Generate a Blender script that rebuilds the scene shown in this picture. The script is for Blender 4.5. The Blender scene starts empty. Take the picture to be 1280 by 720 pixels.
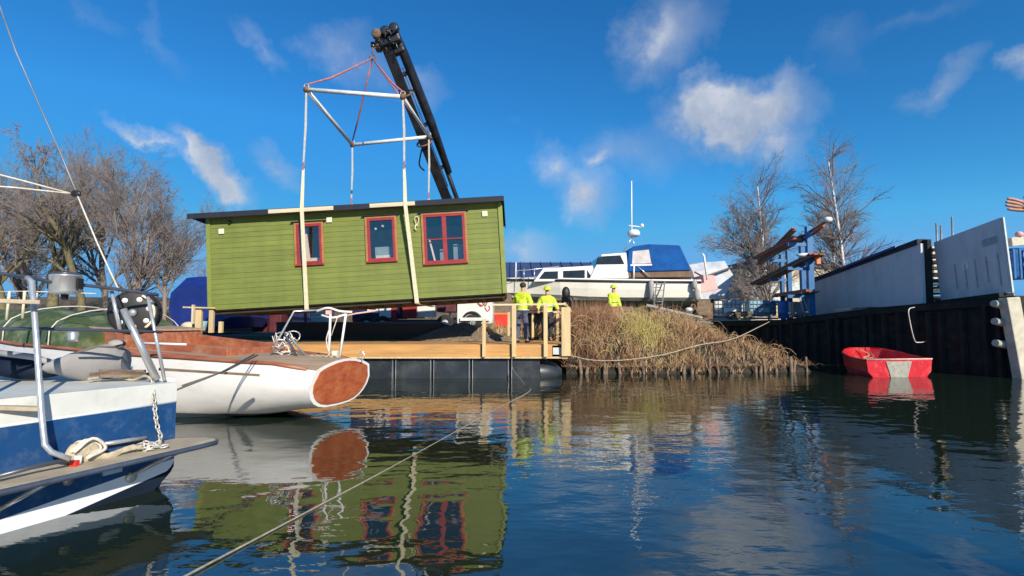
import bpy, math, random
from mathutils import Vector, Matrix, noise as mnoise
R = math.radians
random.seed(7)
scene = bpy.context.scene
COL = scene.collection
V = Vector
# ------------------------------------------------------------------ camera
CAMZ = 1.7
F = 640.0
PITCH = math.atan(40.0 / F)
cam_d = bpy.data.cameras.new("camera"); cam = bpy.data.objects.new("camera", cam_d); COL.objects.link(cam)
cam_d.sensor_width = 36; cam_d.lens = 18.0; cam_d.clip_end = 3000; cam_d.clip_start = 0.05
cam.location = (0, 0, CAMZ); cam.rotation_euler = (math.pi / 2 + PITCH, 0, 0)
scene.camera = cam
def at(px, py, Y):
    """photo pixel + true distance along Y -> world point"""
    u = (px - 640) / F; v = (360 - py) / F
    d = V((u, math.cos(PITCH) - v * math.sin(PITCH), math.sin(PITCH) + v * math.cos(PITCH)))
    return V((0, 0, CAMZ)) + d * (Y / d.y)
# ------------------------------------------------------------------ materials
def mat(name, col, rough=0.6, metal=0.0, var=0.15, scale=3.0, bump=0.0, bscale=30.0, col2=None, stretch=(1, 1, 1),
        alpha=None, spec=0.5, coat=0.0, stain=None, stain_scale=1.2, stain_amt=0.5, detail=5):
    m = bpy.data.materials.new(name); m.use_nodes = True
    nt = m.node_tree; N = nt.nodes; L = nt.links; b = N["Principled BSDF"]
    tc = N.new("ShaderNodeTexCoord"); mp = N.new("ShaderNodeMapping"); mp.inputs["Scale"].default_value = stretch
    L.new(tc.outputs["Object"], mp.inputs["Vector"])
    nz = N.new("ShaderNodeTexNoise"); nz.inputs["Scale"].default_value = scale; nz.inputs["Detail"].default_value = detail
    nz.inputs["Roughness"].default_value = 0.6
    L.new(mp.outputs[0], nz.inputs["Vector"])
    rp = N.new("ShaderNodeValToRGB")
    c2 = col2 if col2 else tuple(min(1, c * (1 + var)) for c in col)
    c1 = tuple(c * (1 - var) for c in col) if not col2 else col
    rp.color_ramp.elements[0].color = (*c1, 1); rp.color_ramp.elements[0].position = 0.32
    rp.color_ramp.elements[1].color = (*c2, 1); rp.color_ramp.elements[1].position = 0.68
    L.new(nz.outputs["Fac"], rp.inputs["Fac"])
    out = rp.outputs["Color"]
    if stain:
        n2 = N.new("ShaderNodeTexNoise"); n2.inputs["Scale"].default_value = stain_scale; n2.inputs["Detail"].default_value = 8
        n2.inputs["Roughness"].default_value = 0.7
        L.new(mp.outputs[0], n2.inputs["Vector"])
        r2 = N.new("ShaderNodeValToRGB"); r2.color_ramp.elements[0].position = 0.5; r2.color_ramp.elements[1].position = 0.72
        r2.color_ramp.elements[1].color = (stain_amt,) * 3 + (1,)
        L.new(n2.outputs["Fac"], r2.inputs["Fac"])
        mx = N.new("ShaderNodeMixRGB"); mx.inputs["Color2"].default_value = (*stain, 1)
        L.new(r2.outputs["Color"], mx.inputs["Fac"]); L.new(out, mx.inputs["Color1"]); out = mx.outputs["Color"]
    L.new(out, b.inputs["Base Color"])
    rr = N.new("ShaderNodeMapRange"); rr.inputs["To Min"].default_value = max(0.02, rough - 0.1); rr.inputs["To Max"].default_value = min(1, rough + 0.12)
    L.new(nz.outputs["Fac"], rr.inputs["Value"]); L.new(rr.outputs[0], b.inputs["Roughness"])
    b.inputs["Metallic"].default_value = metal; b.inputs["Specular IOR Level"].default_value = spec
    b.inputs["Coat Weight"].default_value = coat
    if bump:
        n3 = N.new("ShaderNodeTexNoise"); n3.inputs["Scale"].default_value = bscale; n3.inputs["Detail"].default_value = 4
        L.new(mp.outputs[0], n3.inputs["Vector"])
        bp = N.new("ShaderNodeBump"); bp.inputs["Strength"].default_value = bump; bp.inputs["Distance"].default_value = 0.02
        L.new(n3.outputs["Fac"], bp.inputs["Height"]); L.new(bp.outputs[0], b.inputs["Normal"])
    if alpha is not None: b.inputs["Alpha"].default_value = alpha
    return m
M = {}
M['green'] = mat('green_paint', (0.175, 0.205, 0.037), 0.65, var=0.12, scale=2.2, stretch=(0.35, 1, 3), bump=0.25, bscale=25, stain=(0.115, 0.15, 0.03), stain_amt=0.5)
M['green_trim'] = mat('green_trim', (0.205, 0.24, 0.045), 0.6, var=0.1)
M['roofblack'] = mat('roof_felt', (0.012, 0.016, 0.028), 0.75, var=0.3, bump=0.3)
M['underwood'] = mat('under_wood', (0.17, 0.12, 0.06), 0.8, var=0.4, stretch=(0.3, 1, 4))
M['batten'] = mat('pale_batten', (0.62, 0.52, 0.34), 0.7, var=0.15, stretch=(0.3, 1, 5))
M['red'] = mat('red_window_paint', (0.29, 0.025, 0.03), 0.45, var=0.15)
M['casing'] = mat('window_casing', (0.36, 0.15, 0.05), 0.6, var=0.2)
M['vent'] = mat('vent_white', (0.72, 0.68, 0.5), 0.6, var=0.05)
M['interior'] = mat('room_wall', (0.52, 0.48, 0.46), 0.8, var=0.2)
M['cloth_white'] = mat('white_cloth', (0.75, 0.76, 0.75), 0.8, var=0.08)
M['cloth_blue'] = mat('pale_blue_cloth', (0.22, 0.4, 0.5), 0.8, var=0.15)
M['strap'] = mat('cream_webbing', (0.68, 0.60, 0.40), 0.75, var=0.12, scale=12, bump=0.3, bscale=80)
M['strap_grey'] = mat('worn_webbing', (0.46, 0.43, 0.37), 0.8, var=0.2, scale=8)
M['redrope'] = mat('red_sling', (0.42, 0.14, 0.12), 0.8, var=0.3, scale=9)
M['pipe'] = mat('galvanised_pipe', (0.70, 0.71, 0.68), 0.5, metal=0.1, var=0.15, scale=5, stain=(0.35, 0.3, 0.24), stain_amt=0.35)
M['crane'] = mat('crane_black', (0.012, 0.013, 0.017), 0.4, var=0.4, coat=0.2, stain=(0.06, 0.055, 0.05), stain_amt=0.4)
M['crane_grey'] = mat('crane_rod', (0.35, 0.36, 0.38), 0.35, metal=0.8)
M['rusty'] = mat('rusty_steel', (0.16, 0.09, 0.05), 0.8, var=0.4, scale=9)
M['chrome'] = mat('stainless', (0.62, 0.61, 0.60), 0.27, metal=0.6, var=0.1, scale=8)
M['navytube'] = mat('dark_rail', (0.10, 0.11, 0.14), 0.3, metal=0.45, var=0.2)
M['bluehull'] = mat('blue_hull', (0.012, 0.058, 0.17), 0.22, var=0.15, scale=2, coat=0.15, spec=0.5, stain=(0.10, 0.16, 0.24), stain_amt=0.5, stain_scale=7)
M['cream_deck'] = mat('cream_deck', (0.60, 0.61, 0.56), 0.45, var=0.08, stain=(0.42, 0.42, 0.36), stain_amt=0.5, stain_scale=4)
M['hullwhite'] = mat('hull_white', (0.80, 0.79, 0.74), 0.3, var=0.04, coat=0.15, stain=(0.58, 0.53, 0.4), stain_amt=0.45, stain_scale=1.2)
M['stripewhite'] = mat('boot_stripe', (0.72, 0.75, 0.78), 0.35, var=0.06, stain=(0.45, 0.45, 0.4), stain_amt=0.4, stain_scale=5)
M['antifoul'] = mat('antifoul_dark', (0.008, 0.015, 0.03), 0.7, var=0.3, spec=0.15)
M['greyplatform'] = mat('weathered_teak', (0.42, 0.35, 0.24), 0.8, var=0.2, scale=4, stretch=(1, 1, 1), bump=0.4, bscale=40, stain=(0.22, 0.2, 0.16))
M['bluerim'] = mat('dull_rubrail', (0.09, 0.11, 0.15), 0.4, metal=0.4, var=0.3)
M['mahogany'] = mat('varnished_mahogany', (0.34, 0.06, 0.024), 0.25, var=0.3, scale=5, stretch=(1, 1, 2), coat=0.5, col2=(0.50, 0.15, 0.045), stain=(0.56, 0.25, 0.12), stain_amt=0.6, stain_scale=2.2)
M['teak'] = mat('teak_red', (0.33, 0.10, 0.045), 0.5, var=0.3, stretch=(0.4, 3, 2), stain=(0.4, 0.28, 0.18), stain_amt=0.6, stain_scale=2)
M['teakgrey'] = mat('deck_planks', (0.36, 0.25, 0.16), 0.7, var=0.25, stretch=(0.4, 6, 2))
M['chain'] = mat('galvanised_chain', (0.55, 0.52, 0.45), 0.5, metal=0.5, var=0.25)
M['rope'] = mat('old_rope', (0.45, 0.38, 0.26), 0.9, var=0.25, scale=20, bump=0.5, bscale=60)
M['ropewhite'] = mat('white_rope', (0.66, 0.6, 0.5), 0.85, var=0.2, scale=20)
M['potsteel'] = mat('brushed_pot_steel', (0.62, 0.60, 0.56), 0.3, metal=0.7, var=0.1)
M['darkwood'] = mat('dark_underside_wood', (0.045, 0.032, 0.018), 0.9, var=0.4)
M['ropedull'] = mat('wet_rope', (0.27, 0.245, 0.18), 0.9, var=0.25, scale=20)
M['ropedark'] = mat('dark_rope', (0.12, 0.11, 0.1), 0.85, var=0.3)
M['black'] = mat('black_plastic', (0.015, 0.014, 0.013), 0.5, var=0.3)
M['greybag'] = mat('grey_canvas', (0.33, 0.31, 0.29), 0.8, var=0.12, bump=0.4, bscale=6)
M['greentarp'] = mat('green_tarp', (0.065, 0.095, 0.03), 0.6, var=0.25, scale=2, bump=0.8, bscale=4, stain=(0.3, 0.33, 0.22), stain_amt=0.6, stain_scale=2)
M['bluetarp'] = mat('blue_tarp', (0.008, 0.022, 0.15), 0.45, var=0.25, scale=1.5, bump=0.9, bscale=3)
M['canopyblue'] = mat('canopy_blue', (0.006, 0.075, 0.27), 0.8, var=0.3, spec=0.2, scale=1.5, bump=0.6, bscale=3)
M['greytarp'] = mat('grey_tarp', (0.5, 0.52, 0.54), 0.5, var=0.2, scale=1.5, bump=0.9, bscale=3)
M['timber'] = mat('new_timber', (0.52, 0.27, 0.085), 0.7, var=0.2, scale=2.5, stretch=(0.35, 2, 4), stain=(0.36, 0.16, 0.05), stain_amt=0.6, stain_scale=3, bump=0.3)
M['post'] = mat('pale_timber', (0.58, 0.43, 0.22), 0.75, var=0.15, scale=3, stretch=(3, 3, 0.5), stain=(0.42, 0.3, 0.14))
M['float'] = mat('pontoon_steel', (0.022, 0.027, 0.034), 0.4, var=0.3, scale=1.5, stain=(0.12, 0.12, 0.11), stain_amt=0.4, stain_scale=2)
M['galv'] = mat('galvanised_strap', (0.28, 0.29, 0.29), 0.5, metal=0.4, var=0.3)
M['mud'] = mat('mud', (0.03, 0.023, 0.016), 0.95, var=0.4, scale=3, bump=1.0, bscale=8, stain=(0.06, 0.045, 0.028))
M['gravel'] = mat('gravel', (0.19, 0.14, 0.09), 0.95, var=0.5, scale=14, bump=1.0, bscale=20)
M['grass'] = mat('ground_mix', (0.07, 0.065, 0.04), 0.95, var=0.4, scale=0.6, bump=0.6, bscale=6, stain=(0.10, 0.085, 0.06), stain_scale=0.3)
M['quaydark'] = mat('dark_quay', (0.014, 0.0135, 0.011), 0.9, var=0.5, scale=2, bump=0.8, bscale=6, stain=(0.055, 0.04, 0.022), stain_amt=0.8, stain_scale=3)
M['quaytop'] = mat('quay_top', (0.13, 0.12, 0.10), 0.9, var=0.3, scale=3, bump=0.6)
M['paleconc'] = mat('pale_pile', (0.52, 0.47, 0.36), 0.85, var=0.2, scale=3, stain=(0.3, 0.28, 0.2), stain_amt=0.6, stain_scale=2)
M['panel'] = mat('grey_panel', (0.62, 0.61, 0.60), 0.6, var=0.06, scale=1.5, stain=(0.42, 0.43, 0.42), stain_amt=0.8, stain_scale=1.8, stretch=(1.2, 1.2, 0.3))
M['smudge'] = mat('panel_smudge', (0.38, 0.38, 0.38), 0.8, var=0.25, scale=12)
M['rackblue'] = mat('rack_blue', (0.01, 0.12, 0.30), 0.45, var=0.15)
M['bluecont'] = mat('blue_barrel', (0.02, 0.13, 0.42), 0.45, var=0.15)
M['plank'] = mat('old_planks', (0.17, 0.12, 0.08), 0.85, var=0.45, scale=5, stain=(0.3, 0.24, 0.17))
M['redplank'] = mat('red_planks', (0.38, 0.08, 0.05), 0.7, var=0.3)
M['beige'] = mat('beige_render', (0.55, 0.46, 0.32), 0.85, var=0.07, scale=0.6, stain=(0.42, 0.34, 0.24), stain_scale=0.4)
M['navyroof'] = mat('navy_roof', (0.045, 0.065, 0.14), 0.5, var=0.2, scale=0.6)
M['redboat'] = mat('red_paint', (0.50, 0.008, 0.016), 0.35, var=0.15, scale=3, stain=(0.60, 0.16, 0.13), stain_amt=0.6, stain_scale=7, coat=0.1)
M['greypatch'] = mat('bare_wood_patch', (0.30, 0.29, 0.24), 0.85, var=0.25, scale=10, bump=0.5)
M['yachtwhite'] = mat('yacht_gelcoat', (0.72, 0.68, 0.58), 0.4, var=0.06, scale=1, stain=(0.56, 0.5, 0.38), stain_amt=0.4, stain_scale=1.5)
M['yachtbottom'] = mat('yacht_antifoul', (0.26, 0.29, 0.25), 0.7, var=0.15)
M['darkglass'] = mat('dark_glass', (0.02, 0.025, 0.03), 0.08, var=0.3)
M['brown'] = mat('brown_canvas', (0.16, 0.10, 0.06), 0.8, var=0.3)
M['hivis'] = mat('hivis_yellow', (0.38, 0.50, 0.03), 0.75, var=0.12, col2=(0.66, 0.80, 0.04), scale=9, bump=0.4, bscale=18)
M['reflect'] = mat('reflective_band', (0.6, 0.62, 0.6), 0.35, metal=0.3, var=0.05)
M['denim'] = mat('grey_blue_trousers', (0.08, 0.09, 0.14), 0.85, var=0.2, scale=14)
M['darktrousers'] = mat('dark_trousers', (0.03, 0.03, 0.035), 0.85, var=0.2)
M['orangetrousers'] = mat('rust_orange_trousers', (0.42, 0.11, 0.04), 0.85, var=0.2)
M['skin'] = mat('skin', (0.55, 0.28, 0.19), 0.55, var=0.08, scale=20)
M['hair'] = mat('dark_hair', (0.03, 0.02, 0.015), 0.7, var=0.3)
M['navyjacket'] = mat('navy_jacket', (0.02, 0.03, 0.06), 0.8, var=0.2)
M['twig'] = mat('grey_bark', (0.22, 0.18, 0.145), 0.9, var=0.25, scale=2)
M['twigred'] = mat('reddish_bark', (0.235, 0.19, 0.17), 0.9, var=0.25, scale=2)
M['bark_moss'] = mat('mossy_bark', (0.16, 0.135, 0.07), 0.95, var=0.35, scale=4, bump=0.8, bscale=12)
M['birch'] = mat('birch_bark', (0.66, 0.62, 0.58), 0.8, var=0.1, scale=4, stain=(0.1, 0.08, 0.07), stain_amt=0.7, stain_scale=3, stretch=(1, 1, 2))
M['truckwhite'] = mat('truck_white', (0.74, 0.70, 0.66), 0.4, var=0.05, stain=(0.5, 0.45, 0.38), stain_scale=3)
M['truckred'] = mat('truck_red', (0.34, 0.025, 0.03), 0.4, var=0.15)
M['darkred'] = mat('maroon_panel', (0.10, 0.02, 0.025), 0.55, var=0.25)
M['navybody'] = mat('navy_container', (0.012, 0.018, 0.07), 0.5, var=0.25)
M['tyre'] = mat('tyre', (0.02, 0.02, 0.02), 0.85, var=0.2)
M['brightred'] = mat('bright_red_plastic', (0.65, 0.03, 0.015), 0.5, var=0.1)
M['orange'] = mat('orange_plastic', (0.7, 0.2, 0.05), 0.55, var=0.2)
M['pink'] = mat('faded_pink', (0.75, 0.38, 0.34), 0.6, var=0.2, scale=12)
M['ibcwhite'] = mat('ibc_plastic', (0.55, 0.58, 0.55), 0.45, var=0.15)
M['hedge'] = mat('far_hedge', (0.10, 0.08, 0.055), 0.95, var=0.4, scale=0.5, bump=1.0, bscale=2)
def zband(m, z0, col, soft=.008):
    nt = m.node_tree; N = nt.nodes; L = nt.links; b = N["Principled BSDF"]; src = b.inputs["Base Color"].links[0].from_socket
    tc = N.new("ShaderNodeTexCoord"); sx = N.new("ShaderNodeSeparateXYZ"); L.new(tc.outputs["Object"], sx.inputs[0])
    nz = N.new("ShaderNodeTexNoise"); nz.inputs["Scale"].default_value = 6; nz.inputs["Detail"].default_value = 6; L.new(tc.outputs["Object"], nz.inputs[0])
    ad = N.new("ShaderNodeMath"); ad.operation = 'MULTIPLY_ADD'; ad.inputs[1].default_value = .10; L.new(nz.outputs["Fac"], ad.inputs[0]); L.new(sx.outputs[2], ad.inputs[2])
    for (val, lo, hi, c) in ((ad.outputs[0], z0 + .11, z0 + .05, (0.34, 0.31, 0.2)), (sx.outputs[2], z0 + soft, z0, col)):
        mr = N.new("ShaderNodeMapRange"); mr.inputs["From Min"].default_value = lo; mr.inputs["From Max"].default_value = hi; L.new(val, mr.inputs["Value"])
        mx = N.new("ShaderNodeMixRGB"); mx.inputs["Color2"].default_value = (*c, 1); L.new(src, mx.inputs["Color1"])
        if c[0] == 0.34:
            m2 = N.new("ShaderNodeMath"); m2.operation = 'MULTIPLY'; m2.inputs[1].default_value = .45; L.new(mr.outputs[0], m2.inputs[0]); L.new(m2.outputs[0], mx.inputs["Fac"])
        else: L.new(mr.outputs[0], mx.inputs["Fac"])
        src = mx.outputs[0]
    L.new(src, b.inputs["Base Color"]); return m
M['sailhull'] = zband(mat('sail_hull_white', (0.82, 0.80, 0.75), 0.3, var=0.04, coat=0.15, stain=(0.6, 0.54, 0.42), stain_amt=0.6, stain_scale=2.2, stretch=(.6, 1, 1.4)), .085, (0.07, 0.10, 0.13))
def boardvar(m, pit):
    nt = m.node_tree; N = nt.nodes; L = nt.links; b = N["Principled BSDF"]; src = b.inputs["Base Color"].links[0].from_socket
    tc = N.new("ShaderNodeTexCoord"); sx = N.new("ShaderNodeSeparateXYZ"); L.new(tc.outputs["Object"], sx.inputs[0])
    def mm(op, a, c):
        n = N.new("ShaderNodeMath"); n.operation = op; L.new(a, n.inputs[0]); n.inputs[1].default_value = c; return n.outputs[0]
    fz = mm('FLOOR', mm('DIVIDE', sx.outputs[2], pit), 0); wn = N.new("ShaderNodeTexNoise"); wn.inputs["Scale"].default_value = 1.0; wn.inputs["Detail"].default_value = 3
    cb = N.new("ShaderNodeCombineXYZ"); L.new(mm('MULTIPLY', sx.outputs[0], .22), cb.inputs[0]); L.new(mm('MULTIPLY', fz, 7.31), cb.inputs[2]); L.new(cb.outputs[0], wn.inputs[0])
    mr = N.new("ShaderNodeMapRange"); mr.inputs["From Min"].default_value = .3; mr.inputs["From Max"].default_value = .7; mr.inputs["To Min"].default_value = .90; mr.inputs["To Max"].default_value = 1.07; L.new(wn.outputs["Fac"], mr.inputs["Value"])
    st = N.new("ShaderNodeTexNoise"); st.inputs["Scale"].default_value = 3; st.inputs["Detail"].default_value = 6; mp = N.new("ShaderNodeMapping"); mp.inputs["Scale"].default_value = (1.2, 1, .2); L.new(tc.outputs["Object"], mp.inputs[0]); L.new(mp.outputs[0], st.inputs[0])
    mr2 = N.new("ShaderNodeMapRange"); mr2.inputs["From Min"].default_value = .35; mr2.inputs["From Max"].default_value = .6; mr2.inputs["To Min"].default_value = .92; mr2.inputs["To Max"].default_value = 1.03; L.new(st.outputs["Fac"], mr2.inputs["Value"])
    pr = N.new("ShaderNodeMath"); pr.operation = 'MULTIPLY'; L.new(mr.outputs[0], pr.inputs[0]); L.new(mr2.outputs[0], pr.inputs[1])
    vm_ = N.new("ShaderNodeVectorMath"); vm_.operation = 'SCALE'; L.new(src, vm_.inputs[0]); L.new(pr.outputs[0], vm_.inputs["Scale"]); L.new(vm_.outputs[0], b.inputs["Base Color"]); return m
boardvar(M['green'], .1495)
def reedmat(name, c1, c2, c3):
    m = mat(name, c1, 0.85, var=0.1, col2=c2, scale=3.5, stain=c3, stain_amt=0.8, stain_scale=0.9); return m
M['reed'] = reedmat('dry_reed', (0.34, 0.21, 0.09), (0.58, 0.43, 0.23), (0.23, 0.10, 0.045))
M['shoots'] = reedmat('yellow_shoots', (0.42, 0.34, 0.09), (0.56, 0.50, 0.17), (0.3, 0.2, 0.09))
M['bramble'] = reedmat('bramble', (0.17, 0.075, 0.04), (0.36, 0.19, 0.10), (0.11, 0.06, 0.04))
def glassmat():
    m = bpy.data.materials.new('window_glass'); m.use_nodes = True
    nt = m.node_tree; N = nt.nodes; L = nt.links
    N.remove(N["Principled BSDF"]); o = N["Material Output"]
    t = N.new("ShaderNodeBsdfTransparent"); t.inputs[0].default_value = (0.95, 0.90, 0.86, 1)
    g = N.new("ShaderNodeBsdfGlossy"); g.inputs["Roughness"].default_value = 0.02; g.inputs["Color"].default_value = (0.9, 0.95, 1, 1)
    nz = N.new("ShaderNodeTexNoise"); nz.inputs["Scale"].default_value = 1.5
    bp = N.new("ShaderNodeBump"); bp.inputs["Strength"].default_value = 0.05; L.new(nz.outputs["Fac"], bp.inputs["Height"]); L.new(bp.outputs[0], g.inputs["Normal"])
    mx = N.new("ShaderNodeMixShader"); mx.inputs[0].default_value = 0.10
    L.new(t.outputs[0], mx.inputs[1]); L.new(g.outputs[0], mx.inputs[2]); L.new(mx.outputs[0], o.inputs["Surface"])
    return m
M['glass'] = glassmat()
# ------------------------------------------------------------------ mesh builder
WM = {}
class MB:
    def __init__(s, X=None): s.v = []; s.f = []; s.sm = []; s.X = X or Matrix()
    def add(s, vs, fs, smooth=False):
        n = len(s.v); X = s.X
        s.v += [X @ V(p) for p in vs]; s.f += [tuple(i + n for i in f) for f in fs]; s.sm += [smooth] * len(fs)
        return s
    def hexa(s, c):   # 8 corners: bottom 4 ccw, top 4 ccw
        return s.add(c, [(3, 2, 1, 0), (4, 5, 6, 7), (0, 1, 5, 4), (1, 2, 6, 5), (2, 3, 7, 6), (3, 0, 4, 7)])
    def box(s, a, b):
        x0, y0, z0 = a; x1, y1, z1 = b
        return s.hexa([(x0, y0, z0), (x1, y0, z0), (x1, y1, z0), (x0, y1, z0), (x0, y0, z1), (x1, y0, z1), (x1, y1, z1), (x0, y1, z1)])
    def beam(s, p, q, w, h, up=(0, 0, 1)):
        p = V(p); q = V(q); d = (q - p).normalized(); up = V(up)
        if abs(d.dot(up)) > 0.97: up = V((0, 1, 0))
        a = d.cross(up).normalized() * w / 2; b = a.cross(d).normalized() * h / 2
        return s.hexa([p - a - b, p + a - b, q + a - b, q - a - b, p - a + b, p + a + b, q + a + b, q - a + b])
    def tube(s, pts, r, n=8, cap=True, closed=False):
        pts = [V(p) for p in pts]; k = len(pts)
        rs = r if isinstance(r, (list, tuple)) else [r] * k
        vs = []; prev = None
        for i, p in enumerate(pts):
            if closed: d = pts[(i + 1) % k] - pts[i - 1]
            else: d = pts[min(i + 1, k - 1)] - pts[max(i - 1, 0)]
            d = d.normalized() if d.length > 1e-9 else V((0, 0, 1))
            if prev is None:
                a = d.cross(V((0, 0, 1)));
                if a.length < 0.05: a = d.cross(V((0, 1, 0)))
            else: a = prev - d * prev.dot(d)
            a.normalize(); prev = a; b = d.cross(a)
            for j in range(n):
                t = 2 * math.pi * j / n; vs.append(p + (a * math.cos(t) + b * math.sin(t)) * rs[i])
        fs = []
        for i in range(k if closed else k - 1):
            for j in range(n):
                i2 = (i + 1) % k
                fs.append((i * n + j, i * n + (j + 1) % n, i2 * n + (j + 1) % n, i2 * n + j))
        if cap and not closed:
            fs.append(tuple(reversed(range(n)))); fs.append(tuple(range((k - 1) * n, k * n)))
            s.add(vs, fs, True); s.sm[-2:] = [False, False]; return s
        return s.add(vs, fs, True)
    def lathe(s, c, prof, n=20, axis=(0, 0, 1)):
        c = V(c); ax = V(axis).normalized(); a = ax.cross(V((0, 1, 0)));
        if a.length < 0.1: a = ax.cross(V((1, 0, 0)))
        a.normalize(); b = ax.cross(a); vs = []
        for (r, h) in prof:
            for j in range(n):
                t = 2 * math.pi * j / n; vs.append(c + ax * h + (a * math.cos(t) + b * math.sin(t)) * r)
        fs = [(i * n + j, i * n + (j + 1) % n, (i + 1) * n + (j + 1) % n, (i + 1) * n + j) for i in range(len(prof) - 1) for j in range(n)]
        fs.append(tuple(reversed(range(n)))); k = len(prof) - 1; fs.append(tuple(range(k * n, k * n + n)))
        return s.add(vs, fs, True)
    def loft(s, rings, closed=True, cap=True, smooth=True):
        n = len(rings[0]); vs = [p for r in rings for p in r]; m = n if closed else n - 1
        fs = [(i * n + j, i * n + (j + 1) % n, (i + 1) * n + (j + 1) % n, (i + 1) * n + j) for i in range(len(rings) - 1) for j in range(m)]
        s.add(vs, fs, smooth)
        if cap:
            s.add(rings[0], [tuple(reversed(range(n)))]); s.add(rings[-1], [tuple(range(n))])
        return s
    def prism(s, poly, off):      # planar polygon extruded by a vector
        n = len(poly); off = V(off); a = [V(p) for p in poly]; b = [p + off for p in a]
        return s.add(a + b, [tuple(reversed(range(n))), tuple(range(n, 2 * n))] + [(i, (i + 1) % n, n + (i + 1) % n, n + i) for i in range(n)])
    def ball(s, c, r, n=10, sc=(1, 1, 1)):
        c = V(c); vs = [c + V((0, 0, -r * sc[2]))]; m = n // 2 + 1
        for i in range(1, m):
            ph = -math.pi / 2 + math.pi * i / m
            for j in range(n):
                t = 2 * math.pi * j / n
                vs.append(c + V((r * sc[0] * math.cos(ph) * math.cos(t), r * sc[1] * math.cos(ph) * math.sin(t), r * sc[2] * math.sin(ph))))
        vs.append(c + V((0, 0, r * sc[2]))); fs = [(0, 1 + (j + 1) % n, 1 + j) for j in range(n)]
        for i in range(m - 2):
            for j in range(n): fs.append((1 + i * n + j, 1 + i * n + (j + 1) % n, 1 + (i + 1) * n + (j + 1) % n, 1 + (i + 1) * n + j))
        t = len(vs) - 1; fs += [(t, 1 + (m - 2) * n + j, 1 + (m - 2) * n + (j + 1) % n) for j in range(n)]
        return s.add(vs, fs, True)
    def build(s, name, m, parent=None, bevel=0, loc=None, fix=True):
        me = bpy.data.meshes.new(name)
        if parent is not None: W = WM[parent.name]
        else:
            if loc is None:
                zs = [p.z for p in s.v]; xs = [p.x for p in s.v]; ys = [p.y for p in s.v]
                loc = V(((min(xs) + max(xs)) / 2, (min(ys) + max(ys)) / 2, min(zs)))
            W = Matrix.Translation(loc)
        I = W.inverted()
        me.from_pydata([I @ p for p in s.v], [], s.f); me.polygons.foreach_set("use_smooth", s.sm)
        if fix:
            import bmesh
            bm = bmesh.new(); bm.from_mesh(me); bmesh.ops.recalc_face_normals(bm, faces=bm.faces); bm.to_mesh(me); bm.free()
        me.materials.append(M[m] if isinstance(m, str) else m); me.update()
        o = bpy.data.objects.new(name, me); COL.objects.link(o)
        if parent is not None: o.parent = parent
        else: o.matrix_world = W
        WM[o.name] = W
        if bevel:
            b = o.modifiers.new('bevel', 'BEVEL'); b.width = bevel; b.segments = 2; b.limit_method = 'ANGLE'; b.angle_limit = R(40)
        return o
def thing(name, label, cat, loc=(0, 0, 0), group=None, X=None):
    o = bpy.data.objects.new(name, None); COL.objects.link(o); o.empty_display_size = 0.2
    W = X if X is not None else Matrix.Translation(V(loc))
    o.matrix_world = W; WM[o.name] = W
    return tag(o, label, cat, group)
def tag(o, label=None, cat=None, group=None, kind=None):
    if label: o['label'] = label
    if cat: o['category'] = cat
    if group: o['group'] = group
    if kind: o['kind'] = kind
    return o
def frame(o, ex, ey, ez=(0, 0, 1)):
    m = Matrix.Identity(4)
    for i, a in enumerate((V(ex).normalized(), V(ey).normalized(), V(ez).normalized())):
        for j in range(3): m[j][i] = a[j]
    for j in range(3): m[j][3] = o[j]
    return m
def cat_curve(pts, n=8):
    P = [V(p) for p in pts]; P = [P[0] * 2 - P[1]] + P + [P[-1] * 2 - P[-2]]; out = []
    for i in range(1, len(P) - 2):
        for k in range(n):
            t = k / n; a, b, c, d = P[i - 1], P[i], P[i + 1], P[i + 2]
            out.append(0.5 * ((2 * b) + (c - a) * t + (2 * a - 5 * b + 4 * c - d) * t * t + (3 * b - a - 3 * c + d) * t ** 3))
    out.append(P[-2]); return out
def lerp(a, b, t): return a + (b - a) * t
def interp(x, tab):
    if x <= tab[0][0]: return tab[0][1]
    for (a, va), (b, vb) in zip(tab, tab[1:]):
        if x <= b:
            t = (x - a) / (b - a); t = t * t * (3 - 2 * t) * 0.5 + t * 0.5; return va + (vb - va) * t
    return tab[-1][1]

# ------------------------------------------------------------------ light and sky
SUN_EL, SUN_AZ = R(27), math.atan2(0.48, -0.85)   # azimuth measured from +Y towards +X
sd = V((math.sin(SUN_AZ) * math.cos(SUN_EL), math.cos(SUN_AZ) * math.cos(SUN_EL), math.sin(SUN_EL)))
sun_d = bpy.data.lights.new("sun", 'SUN'); sun_d.energy = 4.9; sun_d.angle = R(0.53); sun_d.color = (1, 0.92, 0.80)
sun = bpy.data.objects.new("sun", sun_d); COL.objects.link(sun); sun.rotation_euler = sd.to_track_quat('Z', 'Y').to_euler(); sun.location = (0, 0, 30)
w = bpy.data.worlds.new("World"); scene.world = w; w.use_nodes = True
nt = w.node_tree; N = nt.nodes; L = nt.links; bg = N["Background"]
sky = N.new("ShaderNodeTexSky"); sky.sky_type = 'NISHITA'; sky.sun_disc = False; sky.sun_elevation = SUN_EL
sky.sun_rotation = SUN_AZ; sky.air_density = 1.0; sky.dust_density = 0.1; sky.ozone_density = 3.0
bg.inputs["Strength"].default_value = 0.125
sp_ = N.new("ShaderNodeSeparateColor"); L.new(sky.outputs[0], sp_.inputs[0])
def m0(op, a, b):
    n = N.new("ShaderNodeMath"); n.operation = op
    for i, x in enumerate((a, b)):
        if isinstance(x, (int, float)): n.inputs[i].default_value = x
        else: L.new(x, n.inputs[i])
    return n.outputs[0]
hs = N.new("ShaderNodeCombineColor"); B_ = sp_.outputs[2]      # deeper, cleaner blue: ratios to blue raised to a power
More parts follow.
